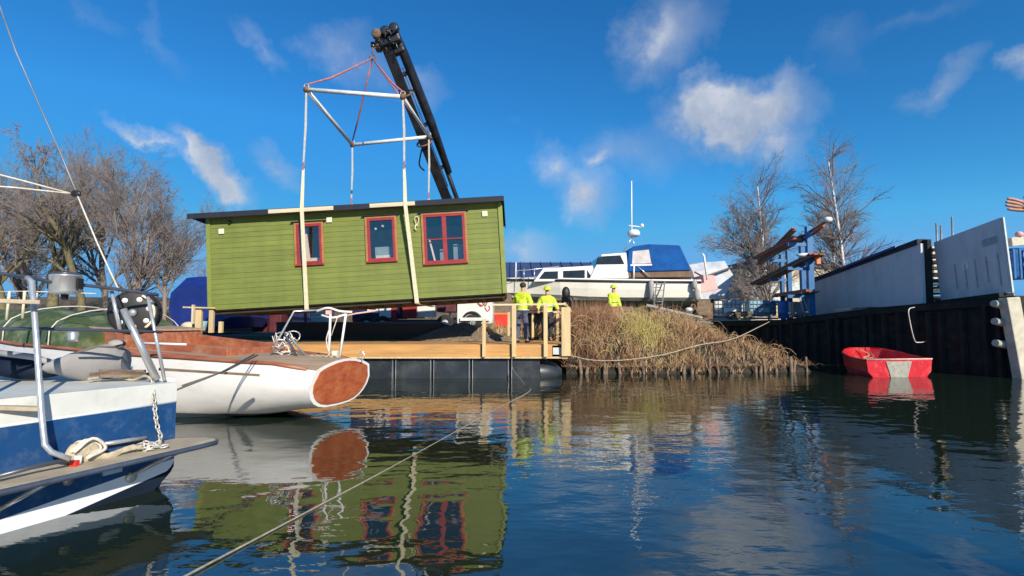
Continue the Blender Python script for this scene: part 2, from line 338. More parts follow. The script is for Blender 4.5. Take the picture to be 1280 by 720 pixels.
Bc = m0('MINIMUM', B_, 5.3)
L.new(m0('MULTIPLY', Bc, m0('MINIMUM', m0('POWER', m0('DIVIDE', sp_.outputs[0], B_), 2.6), 0.17)), hs.inputs[0])
L.new(m0('MULTIPLY', Bc, m0('MINIMUM', m0('POWER', m0('DIVIDE', sp_.outputs[1], B_), 1.72), 0.53)), hs.inputs[1])
L.new(Bc, hs.inputs[2])
tc = N.new("ShaderNodeTexCoord")
nzv = N.new("ShaderNodeTexNoise"); nzv.inputs["Scale"].default_value = 7; nzv.inputs["Detail"].default_value = 7; nzv.inputs["Roughness"].default_value = 0.62
L.new(tc.outputs["Generated"], nzv.inputs["Vector"])
def vm(op, a, b=None):
    n = N.new("ShaderNodeVectorMath"); n.operation = op
    for i, x in enumerate((a, b)):
        if x is None: continue
        if isinstance(x, (tuple, Vector)): n.inputs[i].default_value = tuple(x)
        else: L.new(x, n.inputs[i])
    return n
def ma(op, a, b=None, c=None, clamp=False):
    n = N.new("ShaderNodeMath"); n.operation = op; n.use_clamp = clamp
    for i, x in enumerate((a, b, c)):
        if x is None: continue
        if isinstance(x, (int, float)): n.inputs[i].default_value = x
        else: L.new(x, n.inputs[i])
    return n.outputs[0]
warp = vm('SUBTRACT', nzv.outputs["Color"], (0.5, 0.5, 0.5)).outputs[0]
wsc = N.new("ShaderNodeVectorMath"); wsc.operation = 'SCALE'; L.new(warp, wsc.inputs[0]); wsc.inputs["Scale"].default_value = 0.17
vdir = vm('ADD', tc.outputs["Generated"], wsc.outputs[0]).outputs[0]
total = None
CL = [(912, 143, 98, 48, 6, 1.0), (975, 175, 40, 30, 20, .55), (830, 40, 62, 55, -40, .5), (735, 245, 45, 42, 40, .6), (690, 205, 40, 30, 30, .45), (757, 200, 26, 18, 0, .5), (790, 190, 90, 34, 0, .26),
      (268, 200, 62, 24, 38, .95), (190, 175, 50, 12, 18, .45), (350, 200, 34, 16, 40, .4), (330, 58, 36, 13, 30, .25), (440, 70, 60, 30, 10, .36), (200, 50, 12, 32, -30, .15),
      (1165, 105, 46, 20, -30, .38), (1060, 60, 34, 26, -20, .17), (1280, 75, 26, 22, 0, .4), (1140, 20, 50, 14, -20, .13), (100, 10, 50, 12, 10, .12), (660, 320, 36, 26, 0, .4), (520, 95, 30, 16, 0, .3)]
# more of the same broken cloud elsewhere in the sky (seen in the water and the window panes)
for k in range(14):
    CL.append(('a', random.uniform(70, 290), random.uniform(18, 60), random.uniform(0.08, 0.2), random.uniform(0.05, 0.09), random.uniform(-30, 30), random.uniform(.3, .7)))
for c in CL:
    if c[0] == 'a':
        _, azd, eld, a_, b_, rot, amp = c
        d = V((math.sin(R(azd)) * math.cos(R(eld)), math.cos(R(azd)) * math.cos(R(eld)), math.sin(R(eld))))
    else:
        px, py, a_, b_, rot, amp = c
        d = (at(px, py, 10) - V((0, 0, CAMZ))).normalized(); a_ /= 640; b_ /= 640
        k = d.y; a_ *= k; b_ *= k
    rt = d.cross(V((0, 0, 1))).normalized(); up = rt.cross(d)
    cr, sr = math.cos(R(-rot)), math.sin(R(-rot)); r2 = rt * cr + up * sr; u2 = up * cr - rt * sr
    dd = vm('DOT_PRODUCT', vdir, d).outputs["Value"]; ddm = ma('MAXIMUM', dd, 0.05)
    u = ma('DIVIDE', vm('DOT_PRODUCT', vdir, r2 / a_).outputs["Value"], ddm); v = ma('DIVIDE', vm('DOT_PRODUCT', vdir, u2 / b_).outputs["Value"], ddm)
    e = ma('ADD', ma('MULTIPLY', u, u), ma('MULTIPLY', v, v))
    m_ = ma('MULTIPLY', ma('SUBTRACT', 1.0, ma('POWER', ma('MINIMUM', ma('MULTIPLY', e, 0.62), 1.0), 0.5), clamp=True), amp)
    total = m_ if total is None else ma('MAXIMUM', total, m_)
nz2 = N.new("ShaderNodeTexNoise"); nz2.inputs["Scale"].default_value = 14; nz2.inputs["Detail"].default_value = 8; nz2.inputs["Roughness"].default_value = 0.6
L.new(tc.outputs["Generated"], nz2.inputs["Vector"])
ero = ma('MULTIPLY', ma('SUBTRACT', 1.0, nz2.outputs["Fac"]), 1.15)
cm = ma('SUBTRACT', ma('MULTIPLY', total, 2.7), ma('MULTIPLY', ero, ma('MINIMUM', ma('MULTIPLY', total, 2.6), 0.80)), None, True)
cm = ma('MULTIPLY', ma('POWER', cm, 1.15, clamp=True), 0.86)
nz3 = N.new("ShaderNodeTexNoise"); nz3.inputs["Scale"].default_value = 9; nz3.inputs["Detail"].default_value = 6; L.new(vdir, nz3.inputs["Vector"])
ccr = N.new("ShaderNodeValToRGB"); ccr.color_ramp.elements[0].position = .38; ccr.color_ramp.elements[0].color = (.29, .34, .44, 1); ccr.color_ramp.elements[1].position = .62; ccr.color_ramp.elements[1].color = (.52, .54, .58, 1)
L.new(nz3.outputs["Fac"], ccr.inputs["Fac"]); csc = N.new("ShaderNodeVectorMath"); csc.operation = 'SCALE'; csc.inputs["Scale"].default_value = 8.6; L.new(ccr.outputs[0], csc.inputs[0])
mx = N.new("ShaderNodeMixRGB"); L.new(cm, mx.inputs["Fac"]); L.new(hs.outputs[0], mx.inputs["Color1"]); L.new(csc.outputs[0], mx.inputs["Color2"])
L.new(mx.outputs[0], bg.inputs["Color"])
scene.view_settings.view_transform = 'Standard'; scene.view_settings.look = 'None'; scene.view_settings.exposure = 0.28; scene.view_settings.gamma = 1.0

# ------------------------------------------------------------------ water
def water_mat():
    m = bpy.data.materials.new('canal_water'); m.use_nodes = True
    nt = m.node_tree; N = nt.nodes; L = nt.links; b = N["Principled BSDF"]
    b.inputs["Base Color"].default_value = (0.012, 0.021, 0.012, 1); b.inputs["Roughness"].default_value = 0.015
    b.inputs["IOR"].default_value = 2.3
    tc = N.new("ShaderNodeTexCoord")
    def nz(scale, st, det, rough=0.5, rot=0):
        mp = N.new("ShaderNodeMapping"); mp.inputs["Scale"].default_value = st; mp.inputs["Rotation"].default_value = (0, 0, rot)
        n = N.new("ShaderNodeTexNoise"); n.inputs["Scale"].default_value = scale; n.inputs["Detail"].default_value = det; n.inputs["Roughness"].default_value = rough
        L.new(tc.outputs["Object"], mp.inputs[0]); L.new(mp.outputs[0], n.inputs[0]); return n.outputs["Fac"]
    def mul(a, k):
        n = N.new("ShaderNodeMath"); n.operation = 'MULTIPLY'
        L.new(a, n.inputs[0])
        if isinstance(k, float): n.inputs[1].default_value = k
        else: L.new(k, n.inputs[1])
        return n.outputs[0]
    def add(a, c):
        n = N.new("ShaderNodeMath"); n.operation = 'ADD'; L.new(a, n.inputs[0]); L.new(c, n.inputs[1]); return n.outputs[0]
    big = nz(1.0, (0.9, 1.6, 1), 1.0, rot=0.15)
    mid = nz(2.2, (1.1, 1.7, 1), 1.5, rot=-0.2)
    fine = nz(9.0, (0.7, 1.6, 1), 2.0, rot=0.3)
    patch = nz(0.16, (1, 1, 1), 2.0)
    mr = N.new("ShaderNodeMapRange"); mr.inputs["From Min"].default_value = 0.42; mr.inputs["From Max"].default_value = 0.66; mr.inputs["To Min"].default_value = 0.12; mr.inputs["To Max"].default_value = 1.0
    L.new(patch, mr.inputs["Value"])
    hgt = add(mul(big, 0.013), add(mul(mid, 0.0064), mul(mul(fine, mr.outputs[0]), 0.0042)))
    bp = N.new("ShaderNodeBump"); bp.inputs["Strength"].default_value = 1.0; bp.inputs["Distance"].default_value = 1.0
    L.new(hgt, bp.inputs["Height"]); L.new(bp.outputs[0], b.inputs["Normal"])
    return m
mb = MB(); mb.add([(-400, -60, 0), (400, -60, 0), (400, 60, 0), (-400, 60, 0)], [(0, 1, 2, 3)])
tag(mb.build('water', water_mat(), loc=V((0, 0, 0))), kind='structure')

# ------------------------------------------------------------------ ground and bank
edge = [(-420, 24), (-60, 24), (-14, 21.5), (-10.5, 18.6), (1.3, 18.4), (1.9, 17.1), (5.5, 17.2), (6.6, 18.6), (7.8, 21.3), (9.2, 23.2), (10.5, 27.0), (420, 27.0)]
mb = MB(); n = len(edge)
top = [(x, y, 1.12) for x, y in edge]; bot = [(x + (0.3 if 8 < x < 12 else 0), y - 0.7, -0.6) for x, y in edge]
far = [(420, 1500, 1.12), (-420, 1500, 1.12)]
mb.add(top + far, [tuple(range(n + 2))]); mb.add(top + bot, [(i, i + 1, n + i + 1, n + i) for i in range(n - 1)])
tag(mb.build('ground', 'grass', loc=V((0, 0, 0))), kind='structure')
# brushy bank mound that slopes into the canal
def bankz(x, y):
    t = (y - 16.35 - 0.11 * max(0, x - 4)) / 2.0
    t = max(0, min(1, t)); e = 1.0 if x < 6.4 else max(0.0, 1 - (x - 6.4) / 3.1) ** 0.8
    h = 0.12 + (0.30 + 1.05 * e) * math.sin(t * math.pi / 2) ** 0.8
    if x > 6.6: h -= (x - 6.6) * max(0, y - 17.9 - .1 * (x - 6.6)) * .7
    return h + 0.10 * mnoise.noise(V((x * 1.3, y * 1.3, 0)))
mb = MB(); nx, ny = 50, 20; vs = []
for j in range(ny + 1):
    for i in range(nx + 1):
        x = lerp(1.75, 9.9, i / nx); y0 = 16.35 + 0.11 * max(0, x - 4); y = y0 + (j - 1) / ny * 4.2
        z = bankz(x, y) if j > 0 else -0.5
        if i == 0: z = min(z, 0.9) if j else -0.5
        if i == nx: z = -0.3
        vs.append((x + 0.15 * mnoise.noise(V((0, y * 2, 3))), y, z))
mb.add(vs, [(j * (nx + 1) + i, j * (nx + 1) + i + 1, (j + 1) * (nx + 1) + i + 1, (j + 1) * (nx + 1) + i) for j in range(ny) for i in range(nx)], True)
tag(mb.build('bank', 'mud', loc=V((0, 0, 0)), fix=False), kind='structure')

def blades(mb, cx, cy, z, n, spread, ln, lean, wd, up=0.9, zf=None, curl=0.35):
    for _ in range(n):
        x = cx + random.gauss(0, spread[0]); y = cy + random.gauss(0, spread[1]); zz = zf(x, y) - 0.05 if zf else z
        l = ln * random.uniform(0.5, 1.25); a = random.uniform(0, 2 * math.pi); le = lean * random.uniform(0.2, 1.3)
        d = V((math.cos(a) * le, math.sin(a) * le, up)).normalized(); c = V((random.uniform(-1, 1), random.uniform(-1, 1), -random.random())) * curl
        wv = V((random.uniform(-1, 1), random.uniform(-.3, .3), 0)).normalized() * wd * random.uniform(0.6, 1.4)
        p0 = V((x, y, zz)); p1 = p0 + d * l * 0.5; p2 = p1 + (d + c).normalized() * l * 0.5
        mb.add([p0 - wv, p0 + wv, p1 + wv * .8, p1 - wv * .8, p2], [(0, 1, 2, 3), (3, 2, 4)])
mb = MB(); mr_ = MB(); ms = MB()
for k in range(420):
    x = random.uniform(1.9, 9.6); y = 16.4 + 0.11 * max(0, x - 4) + random.random() ** 1.3 * 2.2
    tgt = mr_ if random.random() < 0.38 else mb
    e = 1 if x < 6.3 else 0.6
    if x > 6 and random.random() < .5: y += random.uniform(.5, 1.8)
    nn_ = mnoise.noise(V((x * 1.7, y * 1.7, 5)))
    if nn_ < -.12: continue
    tgt = mr_ if random.random() < (.8 if x < 3.3 else .3) else mb
    blades(tgt, x, y, 0, int(26 + 30 * nn_), (0.13, 0.12), (0.62 + .7 * nn_) * e, 0.75, 0.009, zf=bankz, curl=0.9)
for k in range(110):   # upright stalks along the bank top
    x = random.uniform(1.9, 7.4); y = random.uniform(17.4, 19.6)
    blades(mb if random.random() < .5 else mr_, x, y, 0, 16, (0.2, 0.2), 0.85 if x < 6 else 0.5, 0.22, 0.006, zf=bankz, curl=0.3)
for k in range(22):
    x = random.gauss(4.3, 0.42); y = random.uniform(16.9, 17.9)
    blades(ms, x, y, 0, 26, (0.13, 0.12), 0.85, 0.4, 0.008, zf=bankz, curl=0.4)
for k in range(46):
    x = random.uniform(1.95, 3.5); blades(mr_, x, random.uniform(17.0, 18.6), 0, 16, (.12, .15), 1.05, .25, .006, zf=bankz, curl=.25)
for k in range(330):    # long arching stems
    x = random.uniform(1.9, 9.4); y = 16.5 + 0.11 * max(0, x - 4) + random.random() * 1.9; z = bankz(x, y); a = random.uniform(0, 6.28); l = random.uniform(.5, 1.15) * (1 if x < 6.5 else .6)
    d = V((math.cos(a), math.sin(a) * .6 - .3, 0)); p = V((x, y, z - .05)); tgt = random.choice((mb, mb, mr_, ms if abs(x - 4.3) < 1.2 else mb))
    tgt.tube(cat_curve([p, p + d * l * .25 + V((0, 0, l * .55)), p + d * l * .7 + V((0, 0, l * random.uniform(.4, .75))), p + d * l * 1.05 + V((0, 0, l * random.uniform(.0, .5)))], 3), [.013 * (1 - .07 * q) for q in range(10)], 4, cap=False)
for k in range(60):     # tangle drooping over the waterline
    x = random.uniform(1.9, 9.7); y = 16.35 + 0.11 * max(0, x - 4)
    blades(mb if random.random() < .6 else mr_, x, y, 0.22, 18, (0.2, 0.08), 0.5, 1.6, 0.009, up=0.35, curl=1.0)
tag(mb.build('dry_reeds', 'reed', loc=V((5, 17, 0)), fix=False), 'tangle of dry tan reeds covering the bank beside the pontoon', 'reeds', kind='stuff')
tag(mr_.build('brambles', 'bramble', loc=V((5, 17, 0)), fix=False), 'reddish brown bramble stems mixed through the dry reeds on the bank', 'brambles', kind='stuff')
tag(ms.build('willow_shoots', 'shoots', loc=V((4.3, 17.2, 0)), fix=False), 'clump of yellow green shoots in the middle of the brushy bank', 'shrub')
# old stakes at the waterline
for k in range(24):
    x = lerp(2.1, 9.6, (k + random.uniform(-.7, .7)) / 23); y = 16.25 + 0.11 * max(0, x - 4)
    p = V((x, y, -0.4)); q = p + V((random.uniform(-.14, .14), random.uniform(-.08, .08), 0.4 + random.uniform(0.08, 0.55)))
    mb = MB(); mb.tube([p, lerp(p, q, .6), q], [q_ * random.uniform(.6, 1.25) for q_ in (0.055, 0.05, 0.045)], 7)
    o = mb.build('stake', 'plank'); tag(o, 'weathered wooden stake in the row along the waterline of the brushy bank', 'stake', 'stakes along the foot of the bank')

# ------------------------------------------------------------------ timber pontoon
PX0, PX1, PY0, PY1, DZ = -9.3, 1.62, 14.95, 18.2, 1.0
pt = thing('pontoon', 'long timber decked pontoon on black steel floats under the hanging cabin', 'pontoon', (-4, 15, 0))
for a, b in ((PX0, -5.0), (-4.99, -0.88), (-0.8, -0.02), (0.12, 1.18)):
    MB().box((a, PY0, 0.64), (b - 0.01, PY0 + 0.06, 0.985)).build('fascia_board', 'timber', pt, bevel=0.006)
MB().box((1.19, PY0 + .01, 0.7), (1.6, PY0 + 0.05, 0.9)).build('fascia_board', 'ibcwhite', pt)
mb = MB()
k = PX0
while k < PX1 - 0.14:
    mb.box((k, PY0 + 0.065, 0.955), (k + 0.138, PY1, 0.99 + random.uniform(0, .004))); k += 0.145
mb.build('deck_boards', 'timber', pt)
MB().box((PX0, PY0 - 0.02, 0.585), (PX1, PY0 + 0.1, 0.638)).build('lower_rail', 'post', pt, bevel=0.005)
for a, b in ((-9.2, -5.73), (-5.71, -4.60), (-4.58, -3.45), (-3.43, -2.34), (-2.32, -1.21), (-1.19, -0.07), (-0.05, 0.82)):
    mb = MB(); prof = []
    mb.box((a, PY0 + 0.14, -0.4), (b, PY0 + 1.3, 0.575)); mb.build('float', 'float', pt, bevel=0.03)
mb = MB(); mb.loft([[V((x, PY0 + 0.7 + 0.56 * r * math.cos(t), 0.12 + 0.45 * r * math.sin(t))) for t in [i * math.pi / 8 for i in range(16)]] for x, r in ((0.83, .96), (1.05, .86), (1.3, .62), (1.5, .25))])
mb.build('float_end', 'float', pt)
for x in (-5.72, -4.59, -3.44, -2.33, -1.20, -0.06):
    for dx in (-0.05, 0.05):
        MB().box((x + dx - 0.009, PY0 + 0.08, -0.3), (x + dx + 0.009, PY0 + 0.12, 0.585)).build('float_strap', 'galv', pt)
PY = PY0
def post(px, y0, y1, Y, w=0.1, d=0.1, par=pt, name='rail_post', m='post'):
    a = at(px, y1, Y); b = at(px, y0, Y)
    return MB().box((a.x - w / 2, Y - d / 2, a.z), (a.x + w / 2, Y + d / 2, b.z)).build(name, m, par, bevel=0.006)
post(605, 399, 446, PY - 0.07, 0.1); post(642.5, 381, 446, PY - 0.07, 0.13); post(682, 381, 446, PY - 0.07, 0.115)
post(707.5, 384, 445, PY - 0.07, 0.26); post(636, 390, 420, 18.0, 0.09); post(666, 388, 424, 18.0, 0.08); post(697, 392, 426, 17.6, .09)
MB().beam(at(613, 381, PY - .08), at(706, 380, PY - .08), 0.05, 0.05).build('handrail', 'batten', pt)
MB().beam(at(706, 380, PY - .08), at(714, 390, 18.0), 0.06, 0.09).build('handrail', 'post', pt)
MB().beam(at(655, 390, 18), at(700, 390, 18), 0.05, 0.06).build('handrail', 'batten', pt)
# left end of the pontoon: posts, rail
post(248, 386, 418, 14.9, 0.17, par=pt); post(264, 386, 416, 14.9, 0.12, par=pt); post(276, 402, 416, 14.9, 0.1, par=pt); post(241, 381, 405, 14.7, 0.05, par=pt, m='batten')
MB().beam(at(229, 384, 14.8), at(269, 385, 14.8), 0.05, 0.04).build('handrail', 'post', pt)

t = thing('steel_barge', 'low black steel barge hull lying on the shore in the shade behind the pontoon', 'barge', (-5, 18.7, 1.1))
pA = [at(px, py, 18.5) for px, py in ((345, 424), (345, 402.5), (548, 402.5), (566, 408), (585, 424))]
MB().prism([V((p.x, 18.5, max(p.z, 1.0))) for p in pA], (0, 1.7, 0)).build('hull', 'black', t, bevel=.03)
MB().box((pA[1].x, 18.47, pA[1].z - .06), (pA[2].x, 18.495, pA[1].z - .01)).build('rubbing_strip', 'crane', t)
mb = MB()      # fallen gravel heap on the ground behind
c = V((-1.75, 18.0, 0.9)); rg = []
for i in range(9):
    r = 2.1 * (1 - i / 8.2); rg.append([c + V((r * math.cos(t) * 1.0 * (1 + .12 * math.sin(3 * t)), r * 0.6 * math.sin(t), 0.68 * (i / 8) ** 0.8 + 0.04 * math.sin(5 * t + i))) for t in [j * math.pi / 12 for j in range(24)]])
mb.loft(rg); tag(mb.build('gravel_heap', 'gravel'), 'low heap of brown gravel on the shore beside the truck wheel', 'gravel heap', kind='stuff')
mb = MB(); blades(mb, -1.0, 18.4, 1.1, 500, (0.4, 0.35), 0.6, 0.6, 0.008); blades(mb, 1.0, 18.6, 1.1, 300, (0.5, 0.3), 0.5, 0.6, 0.008)
tag(mb.build('dry_grass', 'reed', loc=V((-1, 18, 1.1)), fix=False), 'dry grass tufts growing behind the pontoon rail', 'grass', kind='stuff')

# ------------------------------------------------------------------ the hanging cabin
bl = at(262, 388, 14.9); br_ = at(632, 366.5, 14.9)
W_ = (br_ - bl).length; ex = (br_ - bl).normalized(); ez = V((-ex.z, 0, ex.x)); ey = V((0, 1, 0))
CX = frame(bl, ex, ey, ez)
H_ = 2.69; D_ = 3.0
cab = thing('cabin', 'green clapboard cabin with red windows hanging from the crane over the pontoon', 'cabin', X=CX)
CI = CX.inverted()
def cl(px, py, Y=14.9):   # photo pixel on the front wall -> cabin x,z
    q = CI @ at(px, py, Y); return q.x, q.z
wins = [(370.5, 279.5, 403.5, 330.5), (459, 272, 495, 326.5), (529.5, 267, 582.5, 329)]
wr = []
for a in wins:
    x0, z1 = cl(a[0], a[1]); x1, z0 = cl(a[2], a[3]); x0b, z0b = cl(a[0], a[3]); x1b, z1b = cl(a[2], a[1])
    wr.append(((x0 + x0b) / 2, (z0 + z0b) / 2, (x1 + x1b) / 2, (z1 + z1b) / 2))
mb = MB(CX); z = 0.0; pit = 0.1495; i = 0
def cuts(za, zb):
    iv = [(0.0, W_)]
    for (x0, z0, x1, z1) in wr:
        if zb > z0 + 0.03 and za < z1 - 0.03:
            new = []
            for a, b in iv:
                if x1 <= a or x0 >= b: new.append((a, b))
                else: new += [(a, x0 + 0.02), (x1 - 0.02, b)]
            iv = new
    out = []
    for a, b in iv:
        x = a
        if False:
            j = random.uniform(a + .5, b - .5); out += [(a, j - .0025), (j + .0025, b)]
        else: out.append((a, b))
    return out
while z < H_ - 0.01:
    zt = min(z + pit, H_); w1 = random.uniform(-0.002, 0.002)
    # cut boards also at window heads/sills
    brk = sorted([z, zt] + [q for r_ in wr for q in (r_[1], r_[3]) if z + 0.02 < q < zt - 0.02])
    for za, zb in zip(brk, brk[1:]):
        ya = -0.010 * (zt - za) / pit - w1; yb = -0.010 * (zt - zb) / pit - w1
        for a, b in cuts(za, zb):
            mb.hexa([(a, ya, za), (b, ya, za), (b, 0.05, za), (a, 0.05, za), (a, yb, zb), (b, yb, zb), (b, 0.05, zb), (a, 0.05, zb)])
    z = zt; i += 1
mb.build('front_wall', 'green', cab)
for x, s in ((0, -1), (W_, 1)):
    mb = MB(CX); z = 0
    while z < H_ - 0.12:
        mb.hexa([(x, 0.0, z), (x + s * 0.024, 0.0, z), (x + s * 0.024, D_, z), (x, D_, z), (x, 0.0, z + pit), (x + s * .002, 0.0, z + pit), (x + s * .002, D_, z + pit), (x, D_, z + pit)])
        z += pit
    mb.build('end_wall', 'green', cab)
MB(CX).box((0.03, D_ - 0.06, 0), (W_ - 0.03, D_, H_ - 0.16)).build('back_wall', 'green', cab)
MB(CX).box((0.05, D_ - 0.5, 0.0), (W_ - 0.05, D_ - 0.42, H_ - 0.14)).build('inner_wall', 'interior', cab)
for x0, x1 in ((-0.035, 0.085), (W_ - 0.085, W_ + 0.035)):
    MB(CX).box((x0, -0.045, 0), (x1, -0.0265, H_ - 0.01)).build('corner_board', 'green_trim', cab, bevel=0.004)
MB(CX).box((W_ + .026, -0.02, 0), (W_ + .045, 0.1, H_ - .03)).build('corner_board', 'green_trim', cab)
# floor with joists
MB(CX).box((0.0, 0.03, -0.03), (W_, D_, -0.003)).build('floor', 'darkwood', cab)
MB(CX).box((0.0, 0.12, -0.12), (W_, 0.18, -0.033)).build('sill_beam', 'darkwood', cab)
MB(CX).box((0.0, D_ - .07, -0.13), (W_, D_ - .02, -0.033)).build('sill_beam', 'underwood', cab)
x = 0.1
while x < W_ - 0.05:
    MB(CX).box((x, 0.185, -0.12), (x + 0.05, D_ - .075, -0.033)).build('joist', 'underwood', cab); x += 0.6
# roof: thin felt covered slab, falls slightly to the back
oh = 0.26; xl, xr = -0.42, W_ + 0.085
mb = MB(CX); zf0, zb0 = H_ + 0.02, H_ - 0.13
mb.hexa([(xl, -oh, zf0), (xr, -oh, zf0), (xr, D_ + .25, zb0), (xl, D_ + .25, zb0), (xl, -oh, zf0 + 0.07), (xr, -oh, zf0 + 0.085), (xr, D_ + .25, zb0 + 0.085), (xl, D_ + .25, zb0 + 0.07)])
rf = mb.build('roof', 'roofblack', cab, bevel=0.008)
MB(CX).box((xl - 0.01, -oh - 0.03, H_ - 0.03), (xr + 0.01, -oh - 0.002, H_ + 0.12)).build('fascia', 'roofblack', rf)
MB(CX).hexa([(xr + .002, -oh, H_ - .03), (xr + .025, -oh, H_ - .03), (xr + .025, D_ + .25, H_ - .2), (xr + .002, D_ + .25, H_ - .2), (xr + .002, -oh, H_ + .12), (xr + .025, -oh, H_ + .12), (xr + .025, D_ + .25, H_ - .02), (xr + .002, D_ + .25, H_ - .02)]).build('fascia', 'roofblack', rf)
MB(CX).hexa([(0, -oh + .01, H_ - .01), (W_, -oh + .01, H_ - .01), (W_, 0.0, H_ - .012), (0, 0.0, H_ - .012), (0, -oh + .01, H_ + .018), (W_, -oh + .01, H_ + .018), (W_, 0, H_ + .018), (0, 0, H_ + .018)]).build('soffit', 'underwood', rf)
for a, b in ((336, 417), (462.5, 519)):
    x0, _ = cl(a, 258, 14.62); x1, _ = cl(b, 258, 14.62)
    MB(CX).box((x0, -oh - 0.075, H_ - 0.02), (x1, -oh - 0.032, H_ + 0.095)).build('strap_batten', 'batten', cab, bevel=0.004)
# windows
for wi, (x0, z0, x1, z1) in enumerate(wr):
    c = 0.068
    def ringbox(mb, a, b, cc, d, wdt, y0, y1):
        mb.box((a, y0, b), (a + wdt, y1, d)); mb.box((cc - wdt, y0, b), (cc, y1, d)); mb.box((a + wdt, y0, b), (cc - wdt, y1, b + wdt)); mb.box((a + wdt, y0, d - wdt), (cc - wdt, y1, d)); return mb
    win = ringbox(MB(CX), x0 - 0.045, z0 - 0.045, x1 + 0.045, z1 + 0.045, 0.062, -0.055, -0.02).build('window', 'casing', cab, bevel=0.003)
    ringbox(MB(CX), x0 + 0.02, z0 + 0.02, x1 - 0.02, z1 - 0.02, c, -0.045, 0.03).build('window_frame', 'red', win, bevel=0.004)
    MB(CX).box((x0 - 0.12, -0.10, z1 + 0.048), (x1 + 0.12, -0.012, z1 + 0.068)).build('drip_cap', 'roofblack', win)
    MB(CX).box((x0 - 0.02, -0.085, z0 - 0.035), (x1 + 0.02, -0.058, z0 + 0.01)).build('sill', 'red', win)
    gx0, gx1, gz0, gz1 = x0 + .02 + c, x1 - .02 - c, z0 + .02 + c, z1 - .02 - c
    MB(CX).box((gx0, 0.0, gz0), (gx1, 0.006, gz1)).build('pane', 'glass', win)
    if wi == 2:
        xm = (x0 + x1) / 2; zm = (z0 + z1) / 2 - 0.02
        MB(CX).box((xm - 0.06, -0.047, gz0), (xm + 0.06, -0.004, gz1)).build('mullion', 'red', win, bevel=0.003)
        MB(CX).box((gx0, -0.04, zm - .016), (xm - .062, -0.004, zm + .016)).box((xm + .062, -0.04, zm - .016), (gx1, -0.004, zm + .016)).build('glazing_bar', 'red', win)
    # light curtain and sill items inside the room
    mb = MB(CX)
    if wi == 0: mb.prism([(gx0 + .05, .25, gz0), (gx0 + .22, .25, gz0), (gx0 + .12, .25, gz1), (gx0 + .02, .25, gz1)], (0, .02, 0)); mb.box((gx0, .3, gz0), (gx1, .36, gz0 + .14)); mt = 'cloth_white'
    if wi == 1: mb.box((gx0 + .05, .3, gz0 + .02), (gx1 - .08, .36, gz0 + .38)); mt = 'cloth_blue'
    if wi == 2: mb.box((xm + .2, .3, gz0), (gx1 - .03, .36, gz0 + .5)); mb.box((gx0 + .3, .5, gz0), (gx0 + .5, .56, gz0 + .4)); mt = 'cloth_blue'
    mb.build('curtain', mt, win)
    if wi == 1:
        MB(CX).ball(CX.inverted() @ CX @ V((gx0 + .12, .2, gz1 - .2)), .04).ball((gx0 + .33, .2, gz1 - .12), .05).box((gx0 + .08, .26, gz0 + .04), (gx1 - .12, .28, gz0 + .12)).build('lamp', 'cloth_white', win)
    if wi == 2:
        MB(CX).beam((gx0 + .06, .12, gz1 - .62), (gx0 + .2, .12, gz0), .05, .03).build('stick', 'cloth_white', win)
for px, py in ((277.5, 289.5), (412, 275), (606, 267.5)):
    x, z = cl(px, py); v_ = MB(CX).box((x - .08, -.05, z - .08), (x + .08, -.026, z + .08)).build('vent', 'vent', cab, bevel=0.01)
    MB(CX).box((x - .055, -.056, z - .055), (x + .055, -.0505, z - .035)).box((x - .055, -.056, z - .01), (x + .055, -.0505, z + .01)).box((x - .055, -.056, z + .035), (x + .055, -.0505, z + .055)).build('louvre', 'vent', v_)
x, z = cl(245 + 42, 268)
MB(CX).box((x - .01, -.09, H_ - .18), (x + .06, -.03, H_ - .10)).build('bracket', 'black', cab)
x, z = cl(521.5, 277)
mb = MB(CX); mb.tube([(x + .05 * math.cos(t) + .02 * math.sin(2 * t), -.07, z + .14 * math.sin(t)) for t in [k * math.pi / 8 for k in range(16)]], 0.014, 6, closed=True)
mb.tube([(x - .03, -.07, z - .1), (x - .07, -.07, z - .22), (x - .02, -.07, z - .26)], .02, 6); mb.build('cord_loop', 'strap', cab)

# ------------------------------------------------------------------ lifting frame, straps, ropes
A = at(383, 112, 14.72); B = at(503.5, 121, 14.72); Cc = at(536, 171, 18.15); Dd = at(440.5, 181, 18.15)
HK = at(465.5, 71, 16.45)
lf = thing('spreader', 'square steel pipe spreader frame hanging between crane hook and cabin', 'lifting frame', (A + Cc) / 2)
for p, q in ((A, B), (B, Cc), (Dd, Cc), (A, Dd)):
    MB().tube([p, q], 0.062 if p != B else .05, 10).build('pipe', 'pipe', lf)
for p in (A, B, Cc, Dd):
    s = MB().ball(p, 0.1, 8).build('corner_joint', 'rusty', lf)
    MB().tube([p + V((.07 * math.cos(t), -.0, .10 + .07 * math.sin(t))) for t in [k * math.pi / 6 for k in range(12)]], 0.014, 5, closed=True).build('shackle', 'chain', s)
hk = thing('crane_hook', 'dark crane hook hanging below the boom tip where the slings meet', 'hook', HK)
MB().tube(cat_curve([HK + V((0, 0, .35)), HK + V((0, 0, .12)), HK + V((.09, 0, .03)), HK + V((.05, 0, -.08)), HK + V((-.06, 0, -.05)), HK + V((-.08, 0, .02))]), .028, 7).build('hook', 'rusty', hk)
MB().box(HK + V((-.06, -.05, .33)), HK + V((.06, .05, .5))).build('swivel', 'crane', hk, bevel=.02)
nm = {0: 'red lifting sling from the hook to the near left frame corner', 1: 'red lifting sling from the hook to the near right frame corner', 2: 'red lifting sling from the hook to the far right frame corner', 3: 'red lifting sling from the hook down to the far left frame corner'}
